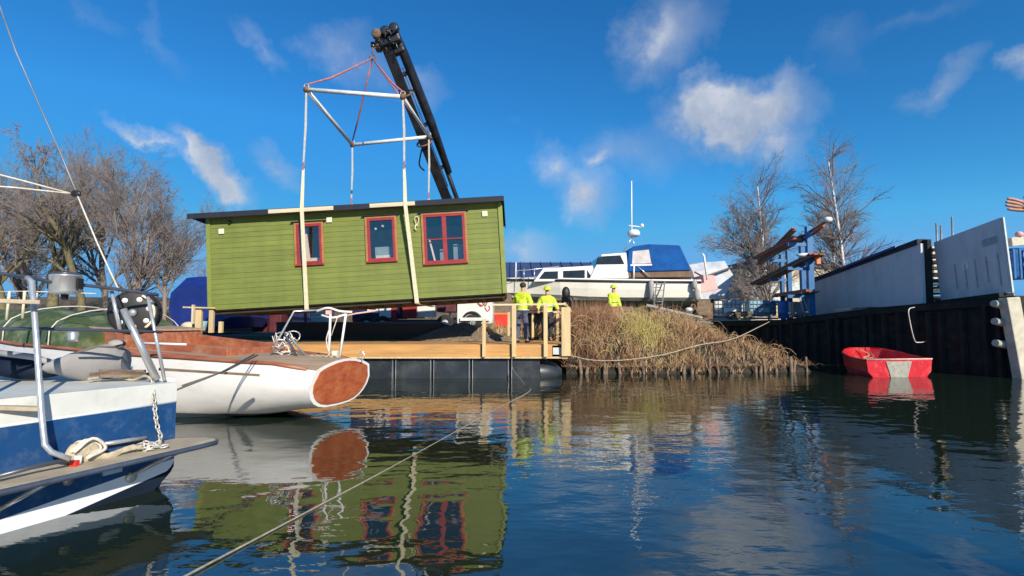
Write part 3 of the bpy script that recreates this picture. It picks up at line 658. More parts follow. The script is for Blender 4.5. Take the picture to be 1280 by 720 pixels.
for i, p in enumerate((A, B, Cc, Dd)):
    mb = MB(); t0 = HK + V((0, 0, -.05)); mb.tube([t0, lerp(t0, p, .33), lerp(t0, p, .66), p + V((0, 0, .15))], [.022, .026, .03, .024], 7)
    tag(mb.build('lifting_sling', 'redrope'), nm[i], 'sling', 'slings between hook and frame')
def ribbon(mb, pts, ws, nrm, th=0.008):
    pts = [V(p) for p in pts]; rings = []
    for i, p in enumerate(pts):
        d = (pts[min(i + 1, len(pts) - 1)] - pts[max(0, i - 1)]).normalized(); s_ = d.cross(V(nrm)).normalized() * ws[i] / 2; n_ = s_.cross(d).normalized() * th
        rings.append([p - s_ - n_, p + s_ - n_, p + s_ + n_, p - s_ + n_])
    return mb.loft(rings, smooth=False)
def strapline(top, edge_pt, bottom_front, back_dir, label, mtop):
    s = thing('lifting_strap', label, 'strap', edge_pt, 'straps round the cabin')
    mid = lerp(top, edge_pt, .62)
    ribbon(MB(), [top, lerp(top, mid, .5) + V((.02, 0, 0)), mid], [.05, .065, .05], (0, -1, .02)).build('upper_webbing', 'strap_grey', s)
    MB().tube([mid + V((.0, 0, .04)), mid + V((.035, 0, -.03)), mid + V((-.03, 0, -.1)), mid + V((0, 0, -.2))], .022, 6).build('shackle', 'redrope', s)
    pts = [mid + V((0, 0, -.16)), lerp(mid, edge_pt, .5), edge_pt, lerp(edge_pt, bottom_front, .33), lerp(edge_pt, bottom_front, .7), bottom_front]
    if back_dir: pts += [bottom_front + CX.to_3x3() @ V((0, .03, -.025)), bottom_front + CX.to_3x3() @ V((0, .2 + D_ * .5, -.02))]
    ws = [.07, .09, .105, .11, .115, .12] + ([.12, .12] if back_dir else [])
    mb = MB(); ribbon(mb, pts[:6], ws[:6], (0, -1, 0))
    if back_dir:
        q = [pts[5] + V((0, .004, -.005)), pts[5] + CX.to_3x3() @ V((0, .25, -.03)), pts[5] + CX.to_3x3() @ V((0, D_ + .2, -.03))]
        ribbon(mb, q, [.12, .12, .12], (0, 0, 1))
    mb.build('webbing', mtop, s)
def cpt(px, yl, zl):
    x, _ = cl(px, 330, 14.9 + yl); return CX @ V((x, yl, zl))
strapline(A, cpt(379.5, -oh - .09, H_ + .03), cpt(381.5, -.08, -.14), True, 'cream webbing strap over the cabin front crossing the leftmost window', 'strap')
strapline(B, cpt(510, -oh - .09, H_ + .03), cpt(519, -.08, -.14), True, 'cream webbing strap over the cabin front left of the double window', 'strap')
strapline(Dd, cpt(440, D_ + .3, H_ - .03), cpt(440, D_ + .12, -.1), False, 'grey webbing strap behind the cabin under the far left frame corner', 'strap_grey')
strapline(Cc, cpt(538, D_ + .3, H_ - .03), cpt(538, D_ + .12, -.1), False, 'grey webbing strap behind the cabin beside the crane boom', 'strap_grey')

# ------------------------------------------------------------------ crane truck
T0 = at(479, 48, 16.5); T1 = at(597, 345, 23.6)
tr = thing('crane_truck', 'red and white crane truck parked on the shore with its black boom raised', 'truck', (-5, 24, 1.12))
dv = (T1 - T0); side = dv.cross(V((0, 1, 0))).normalized()
if side.x < 0: side = -side
def along(t, off=0.0, oz=0.0): return T0 + dv * t + side * off + V((0, oz, 0))
bm_ = MB()
for t0, t1, w_, h_ in ((0.0, .35, .34, .36), (.33, .62, .38, .40), (.60, 1.0, .42, .46)):
    bm_.beam(along(t0), along(t1), w_, h_, up=(0, 1, 0))
bm = bm_.build('boom', 'crane', tr, bevel=.03)
for t in (.18, .36, .62, .82):
    mb = MB(); c0 = along(t); u = dv.normalized(); a = u.cross(V((0, 1, 0))).normalized(); b = a.cross(u); rr = .3 if t < .5 else .33
    mb.tube([c0 + a * rr * math.cos(s) + b * rr * math.sin(s) for s in [k * math.pi / 8 for k in range(16)]], .035, 6, closed=True); mb.build('boom_collar', 'rusty', bm)
MB().tube([along(-.01, .42), along(.06, .46), along(.3, .50), along(.50, .46)], [.14, .16, .17, .13], 10).build('fly_jib', 'crane', bm)
MB().tube([along(.42, .42), along(.95, .33)], [.085, .1], 10).build('hydraulic_cylinder', 'crane', bm)
MB().tube([along(.1, .24), along(.55, .22)], .022, 6).build('hydraulic_rod', 'crane_grey', bm)
for t in (.12, .3, .47, .7):
    MB().beam(along(t, .1), along(t, .52), .09, .12).build('link_plate', 'crane', bm)
u0 = dv.normalized()
mb = MB(); mb.beam(along(.008, -.20), along(.008, .56), .5, .42, up=(0, 1, 0)); mb.beam(along(.045, -.16), along(.045, .56), .34, .3, up=(0, 1, 0)); mb.build('boom_head', 'crane', bm, bevel=.08)
for off in (-.14, .16, .46):
    MB().lathe(along(-.008, off) - V((0, .26, 0)), [(.10, 0), (.16, .02), (.13, .1), (.16, .18), (.10, .2)], 16, axis=(0, 1, 0)).build('sheave', 'rusty' if off < 0 else 'crane', bm)
mb = MB()
for k in range(10):
    p = along(.0 + random.uniform(-.01, .04), random.uniform(-.22, .55), random.uniform(-.35, -.22)); q = p + V((random.uniform(-.22, .22), random.uniform(-.05, .05), random.uniform(-.3, .05)))
    MB().tube(cat_curve([p, (p + q) / 2 + V((0, -.04, random.uniform(-.08, .1))), q], 4), .025, 5).build('hose', 'crane', bm)
MB().box(along(.02, -.25) - V((.09, .22, .14)), along(.02, -.25) + V((.09, .1, .14))).build('hose_guard', 'rusty', bm, bevel=.03)
MB().tube([along(.0, -.12), lerp(along(0, -.12), HK, .5) + V((-.03, 0, 0)), HK + V((0, 0, .5))], .02, 6).build('hoist_cable', 'rusty', bm)
MB().tube(cat_curve([along(.38, -.2), along(.43, -.5), along(.46, -.42)]), .03, 6).build('bracket', 'crane', bm)
MB().beam(T1 + V((0, .1, .25)), V((T1.x + .2, 24.2, 1.9)), .5, .5).build('crane_column', 'crane', tr)
YT = 23.0
def tb(x0, y0, x1, y1, m, name, Ya=YT, d=.06, par=tr, bev=0.0):
    a = at(x0, y1, Ya); b = at(x1, y0, Ya); return MB().box((a.x, Ya, a.z), (b.x, Ya + d, b.z)).build(name, m, par, bevel=bev)
cabp = MB(); a = at(571, 405, YT); b = at(616, 350, YT)
cabp.prism([(a.x, YT, a.z), (b.x - .02, YT, a.z), (b.x, YT, a.z + .5), (b.x - .05, YT, a.z + 1.3), (b.x - .3, YT, a.z + 2.2), (a.x, YT, a.z + 2.3)], (0, 2.3, 0))
cb = cabp.build('cab', 'truckwhite', tr, bevel=.04)
a1 = at(574, 366, YT - .02); b1 = at(600, 352, YT - .02); MB().box((a1.x, YT - .02, a1.z), (b1.x, YT - .005, b1.z)).build('side_window', 'darkglass', cb)
mb = MB()
for st in ([(601, 376), (604, 373), (608, 376), (605, 380), (601, 383), (597, 379)], [(598, 373), (603, 378), (607, 383)], [(607, 374), (610, 372), (609, 378), (607, 382)], [(606, 384), (609, 389), (612, 386), (611, 382)], [(594, 376), (599, 380), (603, 382)]):
    mb.tube(cat_curve([at(x, y, YT - .008) for x, y in st], 4), .028, 4)
mb.build('red_lettering', 'redrope', cb)
mb = MB(); cA = at(590, 402, YT - .03); mb.tube([cA + V((.42 * math.cos(t), 0, .42 * math.sin(t))) for t in [k * math.pi / 10 for k in range(11)]], .06, 6); mb.build('wheel_arch', 'black', cb)
def wheel(px, py, r, Y=YT - .05):
    c = at(px, py, Y); w_ = MB().lathe(c, [(r * .6, 0), (r * .95, .0), (r, .05), (r, .24), (r * .95, .28), (r * .6, .28)], 24, axis=(0, 1, 0)).build('wheel', 'tyre', tr)
    MB().lathe(c - V((0, .012, 0)), [(r * .3, .0), (r * .58, .03), (r * .58, .2)], 20, axis=(0, 1, 0)).build('rim', 'galv', w_)
    MB().tube([c + V((r * .2 * math.cos(t), -.02, r * .2 * math.sin(t))) for t in [k * math.pi / 6 for k in range(12)]], .02, 5, closed=True).build('hub', 'ibcwhite', w_)
wheel(556, 404, .38); wheel(590, 404, .40); wheel(458, 405, .38); wheel(478, 405, .38)
MB().box((at(440, 400, YT).x, YT + .1, 1.55), (at(612, 400, YT).x, YT + 2.2, 1.72)).build('chassis', 'crane', tr)
tb(575, 397, 612, 401, 'truckwhite', 'side_step', YT - .12, .1)
tb(546, 362, 570, 390, 'darkred', 'toolbox', YT, 2.2, bev=.03); tb(530, 362, 571, 380, 'darkred', 'crane_base', YT + .1, 1.9)
tb(503, 366, 521, 398, 'truckred', 'tail_panel', YT, 2.2); tb(505, 368, 516, 380, 'truckwhite', 'panel_mark', YT - .02, .015)
tb(516, 381, 545, 396, 'truckwhite', 'side_plate', YT + .2, .1)
tb(440, 360, 497, 399, 'navybody', 'load_body', YT, 2.3, bev=.02); tb(474, 372, 489, 397, 'truckwhite', 'body_panel', YT - .03, .025); tb(489, 368, 496, 398, 'truckred', 'body_stripe', YT - .03, .025)
wnd = tb(459, 374, 473, 391, 'truckwhite', 'hatch_frame', YT - .03, .025); tb(462, 372, 470, 387, 'black', 'hatch_pane', YT - .045, .012, par=wnd)
tb(440, 398, 498, 401, 'truckred', 'side_rail', YT - .05, .06)
tb(498, 403, 545, 406, 'galv', 'under_guard', YT - .02, .03)
# dark vans and containers behind the truck, under the cabin
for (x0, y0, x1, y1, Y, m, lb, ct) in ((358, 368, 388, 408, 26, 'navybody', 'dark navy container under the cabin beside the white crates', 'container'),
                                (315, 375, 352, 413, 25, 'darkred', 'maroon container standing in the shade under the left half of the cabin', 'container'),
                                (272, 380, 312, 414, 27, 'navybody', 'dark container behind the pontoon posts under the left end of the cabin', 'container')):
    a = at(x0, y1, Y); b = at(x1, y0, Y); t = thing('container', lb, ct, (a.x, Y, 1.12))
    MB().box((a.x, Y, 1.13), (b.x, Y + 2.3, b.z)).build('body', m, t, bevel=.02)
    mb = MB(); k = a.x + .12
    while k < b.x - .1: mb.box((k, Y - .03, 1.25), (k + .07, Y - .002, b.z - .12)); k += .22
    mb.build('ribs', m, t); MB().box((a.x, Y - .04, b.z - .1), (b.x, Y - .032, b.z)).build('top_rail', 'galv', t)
for i, (x0, x1, y0, y1, m, lb) in enumerate(((388, 412, 384, 394, 'ibcwhite', 'white crate, the upper of two stacked under the cabin'), (388, 407, 395, 405, 'ibcwhite', 'white crate, the lower of two stacked under the cabin'))):
    a = at(x0, y1, 21); b = at(x1, y0, 21); t = thing('crate', lb, 'crate', (a.x, 21, a.z), 'white crates beneath the cabin')
    MB().box((a.x, 21, a.z), (b.x, 21.6, b.z)).build('body', m, t, bevel=.015)
    MB().box((a.x - .01, 20.985, b.z - .06), (b.x + .01, 21.61, b.z + .005)).build('rim', 'cloth_white', t)
t = thing('trestle', 'dark timber trestle holding the two white crates', 'trestle', at(398, 412, 21))
a = at(388, 405.4, 21); b = at(412, 405.4, 21)
MB().box((a.x, 21, a.z - .08), (b.x, 21.6, a.z - .002)).build('top', 'plank', t)
for xx in (a.x + .04, b.x - .04): MB().beam((xx, 21.3, 1.12), (xx, 21.3, a.z - .08), .07, .4).build('leg', 'plank', t)
t = thing('red_crate', 'bright red plastic crate on the ground left of the first worker', 'crate', at(626, 412, 19.4))
a = at(618, 409, 19.4); b = at(635, 391, 19.4)
MB().box((a.x, 19.4, a.z), (b.x, 19.9, b.z)).build('body', 'brightred', t, bevel=.02); MB().box((a.x - .02, 19.38, b.z - .07), (b.x + .02, 19.92, b.z + .003)).build('rim', 'orange', t)
MB().box((a.x + .02, 19.42, 1.12), (b.x - .02, 19.88, a.z - .002)).build('pallet', 'plank', t)

# ------------------------------------------------------------------ people
def skin_obj(name, J, E, m, parent, W, root=0, sub=2):
    me = bpy.data.meshes.new(name); me.from_pydata([p for p, r in J], E, []); o = bpy.data.objects.new(name, me); COL.objects.link(o)
    o.parent = parent; WM[o.name] = W
    sk = o.modifiers.new('skin', 'SKIN'); sk.use_smooth_shade = True
    for i, (p, r) in enumerate(J):
        sv = me.skin_vertices[0].data[i]; sv.radius = r if isinstance(r, tuple) else (r, r); sv.use_root = (i == root)
    ss = o.modifiers.new('sub', 'SUBSURF'); ss.levels = sub; ss.render_levels = sub
    if sub == 2 and m not in ('skin',):
        ss.levels = ss.render_levels = 3; dm = o.modifiers.new('creases', 'DISPLACE')
        tx_ = bpy.data.textures.get('creases') or bpy.data.textures.new('creases', 'CLOUDS'); tx_.noise_scale = .09; dm.texture = tx_; dm.strength = .045; dm.mid_level = .5
    me.materials.append(M[m]); return o
def person(label, loc, yaw, pose, jacket, trousers, hat, scale=1.0):
    X = Matrix.Translation(V(loc)) @ Matrix.Rotation(yaw, 4, 'Z') @ Matrix.Scale(scale, 4)
    r = thing('person', label, 'person', X=X)
    # local: x = side, -y = facing direction, z up ; head height 1.78
    lean = pose.get('lean', 0.0); hd = pose.get('head', (0, 0))
    def T(x, y, z):
        if z > 0.95: y = y - (z - 0.95) * lean
        return (x, y, z)
    hipz = 0.95
    lf_, rf_ = pose.get('lfoot', (.11, 0)), pose.get('rfoot', (-.11, 0))
    J = [(T(0, 0, .97), (.15, .11)), (T(0, 0, 1.2), (.14, .10)), (T(0, 0, 1.42), (.16, .10)), (T(0, -.01, 1.53), .055), (T(hd[0] * .4, -.02 + hd[1] * .4, 1.62), (.075, .085)), (T(hd[0], -.02 + hd[1], 1.73), (.078, .09)),
         (T(.10, 0, .90), .09), ((.10 + (lf_[0] - .1) * .5, lf_[1] * .5 - .03, .5), .062), ((lf_[0], lf_[1], .09), .042), ((lf_[0], lf_[1] - .17, .04), .035),
         (T(-.10, 0, .90), .09), ((-.10 + (rf_[0] + .1) * .5, rf_[1] * .5 - .03, .5), .062), ((rf_[0], rf_[1], .09), .042), ((rf_[0], rf_[1] - .17, .04), .035)]
    E = [(0, 1), (1, 2), (2, 3), (3, 4), (4, 5), (0, 6), (6, 7), (7, 8), (8, 9), (0, 10), (10, 11), (11, 12), (12, 13)]
    arms = {}
    for s, key in ((1, 'larm'), (-1, 'rarm')):
        el, wr_ = pose.get(key, ((s * .27, -.05, 1.15), (s * .26, -.2, .92)))
        n = len(J); sh = T(s * .19, 0, 1.43); el = V(el); wv = V(wr_); hn = wv + (wv - el).normalized() * .09
        J += [(sh, .06), (tuple(el), .043), (tuple(wv), .03), (tuple(hn), (.04, .018))]; E += [(2, n), (n, n + 1), (n + 1, n + 2), (n + 2, n + 3)]
        arms[s] = (sh, el, wv)
        for f in range(5):       # fingers
            d = (wv - el).normalized(); sd_ = d.cross(V((0, 0, 1))); sd_ = sd_.normalized() if sd_.length > .1 else V((1, 0, 0))
            if 'vert' in pose: sd_ = V((0, 0, 1))
            if f < 4: b0 = hn + sd_ * (f - 1.5) * (.015 if 'vert' in pose else .019); b1 = b0 + sd_ * (f - 1.5) * .005 * ('vert' in pose) + d * (.045 + .008 * (1.5 - abs(f - 1.4))) ; b2 = b1 + (d * .7 + V((0, 0, -.7 * pose.get('curl', 1)))).normalized() * .03
            else: b0 = wv + d * .03 + sd_ * .03 * s; b1 = b0 + sd_ * .025 * s + d * .03; b2 = b1 + d * .03
            k = len(J); J += [(tuple(b0), .011), (tuple(b1), .0095), (tuple(b2), .008)]; E += [(n + 3, k), (k, k + 1), (k + 1, k + 2)]
    # nose
    hx, hy, hz = J[5][0]; k = len(J); J.append(((hx, hy - .10, hz - .035), .012)); E.append((5, k))
    skin_obj('body', J, E, 'skin', r, X)
    g = lambda rr, a: tuple(q + a for q in rr) if isinstance(rr, tuple) else rr + a
    # trousers
    idx = [0, 6, 7, 8, 10, 11, 12]; JJ = [(J[i][0], g(J[i][1], .022)) for i in idx]; JJ[3] = ((JJ[3][0][0], JJ[3][0][1], .10), .062); JJ[6] = ((JJ[6][0][0], JJ[6][0][1], .10), .062)
    skin_obj('trousers', JJ, [(0, 1), (1, 2), (2, 3), (0, 4), (4, 5), (5, 6)], trousers, r, X)
    for i, jn in ((8, 9), (12, 13)):
        a_ = V(J[i][0]); b_ = V(J[jn][0]); skin_obj('boot', [((a_.x, a_.y + .04, .05), .05), ((b_.x, b_.y, .045), .045)], [(0, 1)], 'black', r, X)
    JJ = [(T(0, 0, .84), (.205, .165)), (T(0, 0, 1.05), (.20, .16)), (T(0, 0, 1.25), (.20, .16)), (T(0, 0, 1.44), (.195, .14)), (T(0, -.01, 1.57), .10)]; EE = [(0, 1), (1, 2), (2, 3), (3, 4)]
    for s in (1, -1):
        sh, el, wv = arms[s]; n = len(JJ); JJ += [(sh, .10), (tuple(el), .082), (tuple(lerp(el, wv, .88)), .062)]; EE += [(3, n), (n, n + 1), (n + 1, n + 2)]
    jk = skin_obj('jacket', JJ, EE, jacket, r, X)
    if jacket == 'hivis':
        for zz in (1.0, 1.18):
            mb = MB(X); yo = -(zz - .95) * lean
            mb.tube([(.222 * math.cos(t), yo + .182 * math.sin(t), zz) for t in [q * math.pi / 12 for q in range(24)]], .022, 6, closed=True); mb.build('reflective_band', 'reflect', jk)
    hp = V(J[5][0])
    if hat == 'helmet':
        h_ = MB(X).lathe(hp + V((0, .01, .01)), [(.145, 0), (.125, .012), (.118, .06), (.09, .11), (.045, .135), (.008, .14)], 18).build('helmet', 'hivis', r)
        MB(X).box(hp + V((-.07, -.17, .005)), hp + V((.07, -.11, .02))).build('peak', 'hivis', h_, bevel=.01)
    elif hat == 'hair':
        MB(X).ball(hp + V((0, .025, .035)), .1, 14, (1, 1.08, .95)).build('hair', 'hair', r)
    elif hat == 'hood':
        MB(X).ball(hp + V((0, .03, -.10)), .145, 14, (.95, 1.05, 1.55)).build('hood', jacket, r)
    return r
p1 = at(652, 430, 15.95); 
person('worker in yellow jacket and grey blue trousers behind the pontoon rail, face turned right', (p1.x, 15.95, .99), R(150), {'lean': .12, 'larm': ((.3, -.05, 1.2), (.24, -.26, 1.03)), 'rarm': ((-.28, -.08, 1.18), (-.12, -.32, 1.08)), 'lfoot': (.13, .08), 'rfoot': (-.12, -.1)}, 'hivis', 'denim', 'hair', 1.02)
p2 = at(684, 430, 17.6)
person('worker in yellow jacket and yellow helmet standing between the two right rail posts', (p2.x, 17.6, .99), R(5), {'lean': .05, 'larm': ((.32, -.02, 1.2), (.34, -.2, 1.05)), 'rarm': ((-.32, -.02, 1.2), (-.33, -.2, 1.05))}, 'hivis', 'darktrousers', 'helmet', 1.0)
p3 = at(767, 400, 20.6)
person('worker in yellow jacket and rust orange trousers standing in the brush below the motor yacht', (p3.x, 20.6, 1.25), R(35), {'larm': ((.26, -.05, 1.16), (.22, -.2, .95))}, 'hivis', 'orangetrousers', 'helmet', 1.0)
p4 = at(705, 400, 18.4)
person('dark hooded figure in black jacket bending behind the right end of the pontoon rail', (p4.x + .22, 18.6, 1.0), R(-60), {'lean': .2}, 'black', 'darktrousers', 'hood', 1.03)

# ------------------------------------------------------------------ motor yacht on land
YN, YC = 23.0, 24.4
ya = thing('motor_yacht', 'white motor yacht with blue cockpit canopy propped up on land behind the brush', 'boat', (4.5, YC, 1.12))
XS = at(877, 350, YN).x; XB = -0.25
st = []
for t in [0, .03, .08, .16, .28, .42, .6, .8, 1.0]:
    x = lerp(XB, XS, t); hb = 1.4 * interp(t, [(0, .03), (.08, .3), (.28, .78), (.5, .97), (.8, 1), (1, .95)])
    zs = 3.42 + .20 * (1 - t) ** 2; ch = lerp(3.0, 2.72, min(1, t * 2)); kz = interp(t, [(0, 3.1), (.08, 2.75), (.28, 2.45), (1, 2.42)])
    st.append((x, hb, zs, ch, kz))
def hullpts(x, hb, zs, ch, kz, lo, hi):
    out = []
    pr = [(1.0, zs), (.98, lerp(zs, ch, .5)), (.92, ch), (.72, lerp(ch, kz, .6)), (.0, kz)]
    return pr
def prof(x, hb, zs, ch, kz):
    near = [V((x, YC - hb * a, z)) for a, z in ((1.0, zs), (.985, lerp(zs, ch, .5)), (.93, ch))]
    low = [V((x, YC - hb * a, z)) for a, z in ((.93, ch), (.8, lerp(ch, kz, .5)), (.45, lerp(ch, kz, .85)), (0, kz - .1))]
    return near, low
mir = lambda p: V((p.x, 2 * YC - p.y, p.z))
rings = []; rl = []
for q in st:
    n_, l_ = prof(*q); rings.append(n_ + [mir(p) for p in reversed(n_)]); rl.append(l_ + [mir(p) for p in reversed(l_[:-1])])
mb = MB(); mb.loft(rings, cap=True, smooth=False); hull = mb.build('hull', 'yachtwhite', ya)
MB().loft(rl, cap=True, smooth=False).build('antifouling', 'yachtbottom', hull)
mb = MB()
for s in (-1, 1): mb.tube([V((q[0], YC + s * (q[1] + .02), q[2] - .02)) for q in st], .05, 6)
mb.build('rubbing_strake', 'black', hull)
mb = MB()
for s in (-1, 1): mb.tube([V((q[0], YC + s * (q[1] - .02), q[2] + .06)) for q in st], .045, 6)
mb.build('toe_rail', 'hullwhite', hull)
Xp = lambda px, py, Y=YN: (at(px, py, Y).x, at(px, py, Y).z)
def side_prism(pts, y0, y1, m, name, par, bev=.02):
    poly = [V((*((lambda a: (a[0], y0, a[1]))(Xp(px, py, y0))),)) for px, py in pts]
    return MB().prism(poly, (0, y1 - y0, 0)).build(name, m, par, bevel=bev)
trunk = side_prism([(667, 352), (679, 335.5), (741, 332), (745, 351)], 23.35, 25.45, 'hullwhite', 'cabin_trunk', ya)
for pts in ([(673.5, 348.5), (680.5, 339.5), (697.5, 339), (697.5, 348.5)], [(704, 348.5), (704, 338.6), (731, 337.5), (731, 347.5)], [(734, 347.5), (734, 337.4), (740, 347)]):
    side_prism(pts, 23.33, 23.345, 'darkglass', 'side_window', trunk, 0)
wh = side_prism([(737, 348), (752, 318), (783, 315.5), (786, 348)], 23.25, 25.55, 'hullwhite', 'wheelhouse', ya, .03)
side_prism([(744.5, 330.5), (751, 320.5), (775.5, 319), (780.5, 330)], 23.23, 23.245, 'darkglass', 'side_window', wh, 0)
side_prism([(739, 345), (748, 321), (749, 321), (741, 345)], 23.5, 25.3, 'darkglass', 'windscreen', wh, 0)
cn = side_prism([(784, 340), (785, 314), (793, 307.5), (811, 305), (850, 306.5), (862, 332), (864, 338)], 23.22, 25.5, 'canopyblue', 'canopy', ya, .05)
side_prism([(790, 330), (791, 314), (811, 312), (814, 329)], 23.20, 23.215, 'interior', 'canopy_window', cn, 0)
side_prism([(784, 346.5), (785, 337), (864, 335), (868, 346)], 23.3, 25.4, 'brown', 'cockpit_side', ya, .0)
side_prism([(788, 332.5), (788, 330.5), (815, 329.8), (815, 331.8)], 23.19, 23.198, 'cloth_white', 'canopy_seam', cn, 0)
# rails, mast, radar
def tubep(pts, r, m, name, par, n=6): return MB().tube(pts, r, n).build(name, m, par)
for y in (23.4, 25.4):
    tubep([at(645, 352, y), at(647, 338, y), at(660, 337.5, y), at(699, 333, y)], .022, 'chrome', 'bow_rail', ya)
    for px in (655, 668, 684, 699): tubep([at(px, 352, y), at(px, 335.5, y)], .018, 'chrome', 'stanchion', ya)
tubep([at(644.5, 352, 24.4), at(645, 328, 24.4)], .03, 'hullwhite', 'jack_staff', ya)
tubep([at(792, 349, 23.2), at(792.5, 331, 23.2)], .04, 'cloth_white', 'stanchion', ya)
tubep([at(797, 333, 23.2), at(812, 346, 23.2)], .03, 'chrome', 'stanchion', ya)
mast = tubep([at(778, 316, 24.3), at(786, 303, 24.3), at(790, 297, 24.3)], .03, 'chrome', 'mast', ya)
tubep([at(795, 312, 24.3), at(790, 297, 24.3)], .025, 'chrome', 'mast_stay', mast)
cR = at(792, 291, 24.3); MB().lathe(cR - V((0, 0, .18)), [(.2, 0), (.3, .06), (.3, .2), (.22, .3), (.1, .33)], 16).build('radar_dome', 'hullwhite', mast)
MB().beam(at(786, 282, 24.3), at(804, 284, 24.3), .06, .05).build('aerial_bracket', 'chrome', mast)
MB().ball(at(802.5, 282, 24.3), .1, 8).build('horn', 'hullwhite', mast)
tubep([at(789.5, 297, 24.3), at(789.5, 226, 24.3)], [.045, .025], 'hullwhite', 'whip_antenna', mast)
side_prism([(876, 366), (877, 344), (893, 344), (898, 362)], 23.4, 24.6, 'pink', 'stern_box', ya, .03)
tubep([at(884, 350, 23.2), at(880, 320, 23.2), at(877.5, 317, 23.2)], .045, 'hullwhite', 'stern_post', ya)
for px, y0, y1 in ((814, 350, 376), (868, 350, 362), (871, 360, 376)):
    c = at(px, (y0 + y1) / 2, 22.88); h = (y1 - y0) / 640 * 22.9 / 2
    MB().lathe(c - V((0, 0, h)), [(.04, 0), (.12, .1), (.13, h), (.12, 2 * h - .1), (.04, 2 * h)], 12).build('fender', 'greybag', ya)
    MB().tube([c + V((0, 0, h)), at(px, 349, 22.9)], .012, 5).build('fender_line', 'ropedark', ya)
for px in (700, 760, 820, 866):
    x = at(px, 380, 23.6).x
    t = thing('boat_stand', 'steel boat stand %s' % {700: 'under the bow of the white motor yacht', 760: 'under the motor yacht behind the orange trousered worker', 820: 'under the motor yacht below its blue canopy', 866: 'under the stern of the motor yacht'}[px], 'boat stand', (x, 24, 1.12), 'stands under the motor yacht')
    MB().beam((x - .6, 23.5, 1.14), (x + .05, 23.6, 2.66), .08, .08).beam((x + .6, 23.5, 1.14), (x - .05, 23.6, 2.66), .08, .08).build('leg', 'rusty', t)
    MB().box((x - .25, 23.45, 2.6), (x + .25, 23.7, 2.68)).build('pad', 'plank', t)
    MB().box((x - .15, 24.1, 1.12), (x + .15, 24.7, 2.33)).build('keel_block', 'plank', t, bevel=.02)
t = thing('boat_trailer', 'rusty boat trailer drawbar sticking out under the yacht stern', 'trailer', at(850, 385, 22.4))
MB().beam(at(808, 381, 22.4), at(878, 397, 22.2), .09, .09).build('drawbar', 'galv', t)
MB().beam(at(824, 384, 22.4), at(818, 402, 22.4), .05, .05).beam(at(831, 385, 22.4), at(823, 402, 22.4), .05, .05).build('jockey_leg', 'galv', t)
MB().ball(at(861, 387, 22.5), .13, 10, (1.3, 1, .8)).build('wheel_cover', 'ibcwhite', t)
MB().box(at(872, 394, 24.0), at(888, 375, 24.0) + V((0, .7, 0))).build('frame', 'plank', t)

# ------------------------------------------------------------------ objects around the yacht stern
t = thing('tarped_boat', 'boat shape under a pale grey tarpaulin right of the yacht stern', 'covered boat', at(890, 370, 27))
def tarp(pts, y0, y1, m, name, par, seed=0):
    rings = []
    for j, f in enumerate((0, .15, .5, .85, 1)):
        y = lerp(y0, y1, f); k = (0.75, .95, 1, .95, .75)[j]; base = min(p[1] for p in [Xp(a, b, y0) for a, b in pts]); ring = []
        for a, b in pts:
            x, z = Xp(a, b, y0); ring.append(V((x + .08 * mnoise.noise(V((x, y, seed))), y, base + (z - base) * k + .07 * mnoise.noise(V((x * 2, y * 2, seed))))))
        rings.append(ring)
    return MB().loft(rings, smooth=False).build(name, m, par)
tarp([(862, 352), (866, 328), (880, 325), (898, 323), (911, 322), (917, 333), (912, 352), (905, 372), (890, 374), (872, 374)], 26.2, 29.5, 'greytarp', 'tarpaulin', t)
MB().tube(cat_curve([at(868, 340, 26.0), at(880, 345, 25.8), at(895, 341, 25.9), at(915, 334, 26)]), .05, 6).build('lashing_rope', 'ropedark', t)
MB().box(at(868, 398, 26.8), at(912, 374, 26.8) + V((0, 2, 0))).build('cradle', 'plank', t)
for i, (x0, x1, lb) in enumerate(((893.5, 930, 'caged liquid container on the quay nearest the tarpaulined boat, its top in sun'), (937.5, 972, 'blue caged liquid container on the quay left of the blue rack'))):
    Y = 26.3; a = at(x0, 399, Y); b = at(x1, 375, Y); t = thing('liquid_container', lb, 'container', (a.x, Y, a.z), 'caged containers on the quay edge')
    MB().box((a.x + .03, Y + .03, a.z + .14), (b.x - .03, Y + 1.0, b.z - .03)).build('tank', 'ibcwhite' if i == 0 else 'cloth_blue', t, bevel=.08)
    mb = MB()
    for k in range(8): x = lerp(a.x, b.x, k / 7); mb.tube([(x, Y, a.z + .1), (x, Y, b.z)], .014, 5)
    for k in range(5): z = lerp(a.z + .15, b.z, k / 4); mb.tube([(a.x, Y - .015, z), (b.x, Y - .015, z)], .014, 5)
    mb.build('cage', 'galv', t); MB().box((a.x, Y, a.z), (b.x, Y + 1.05, a.z + .09)).build('pallet', 'bluecont' if i else 'galv', t)
    MB().box((lerp(a.x, b.x, .3), Y - .035, lerp(a.z, b.z, .35)), (lerp(a.x, b.x, .7), Y - .03, lerp(a.z, b.z, .58))).build('sign_plate', 'cloth_white' if i == 0 else 'panel', t)

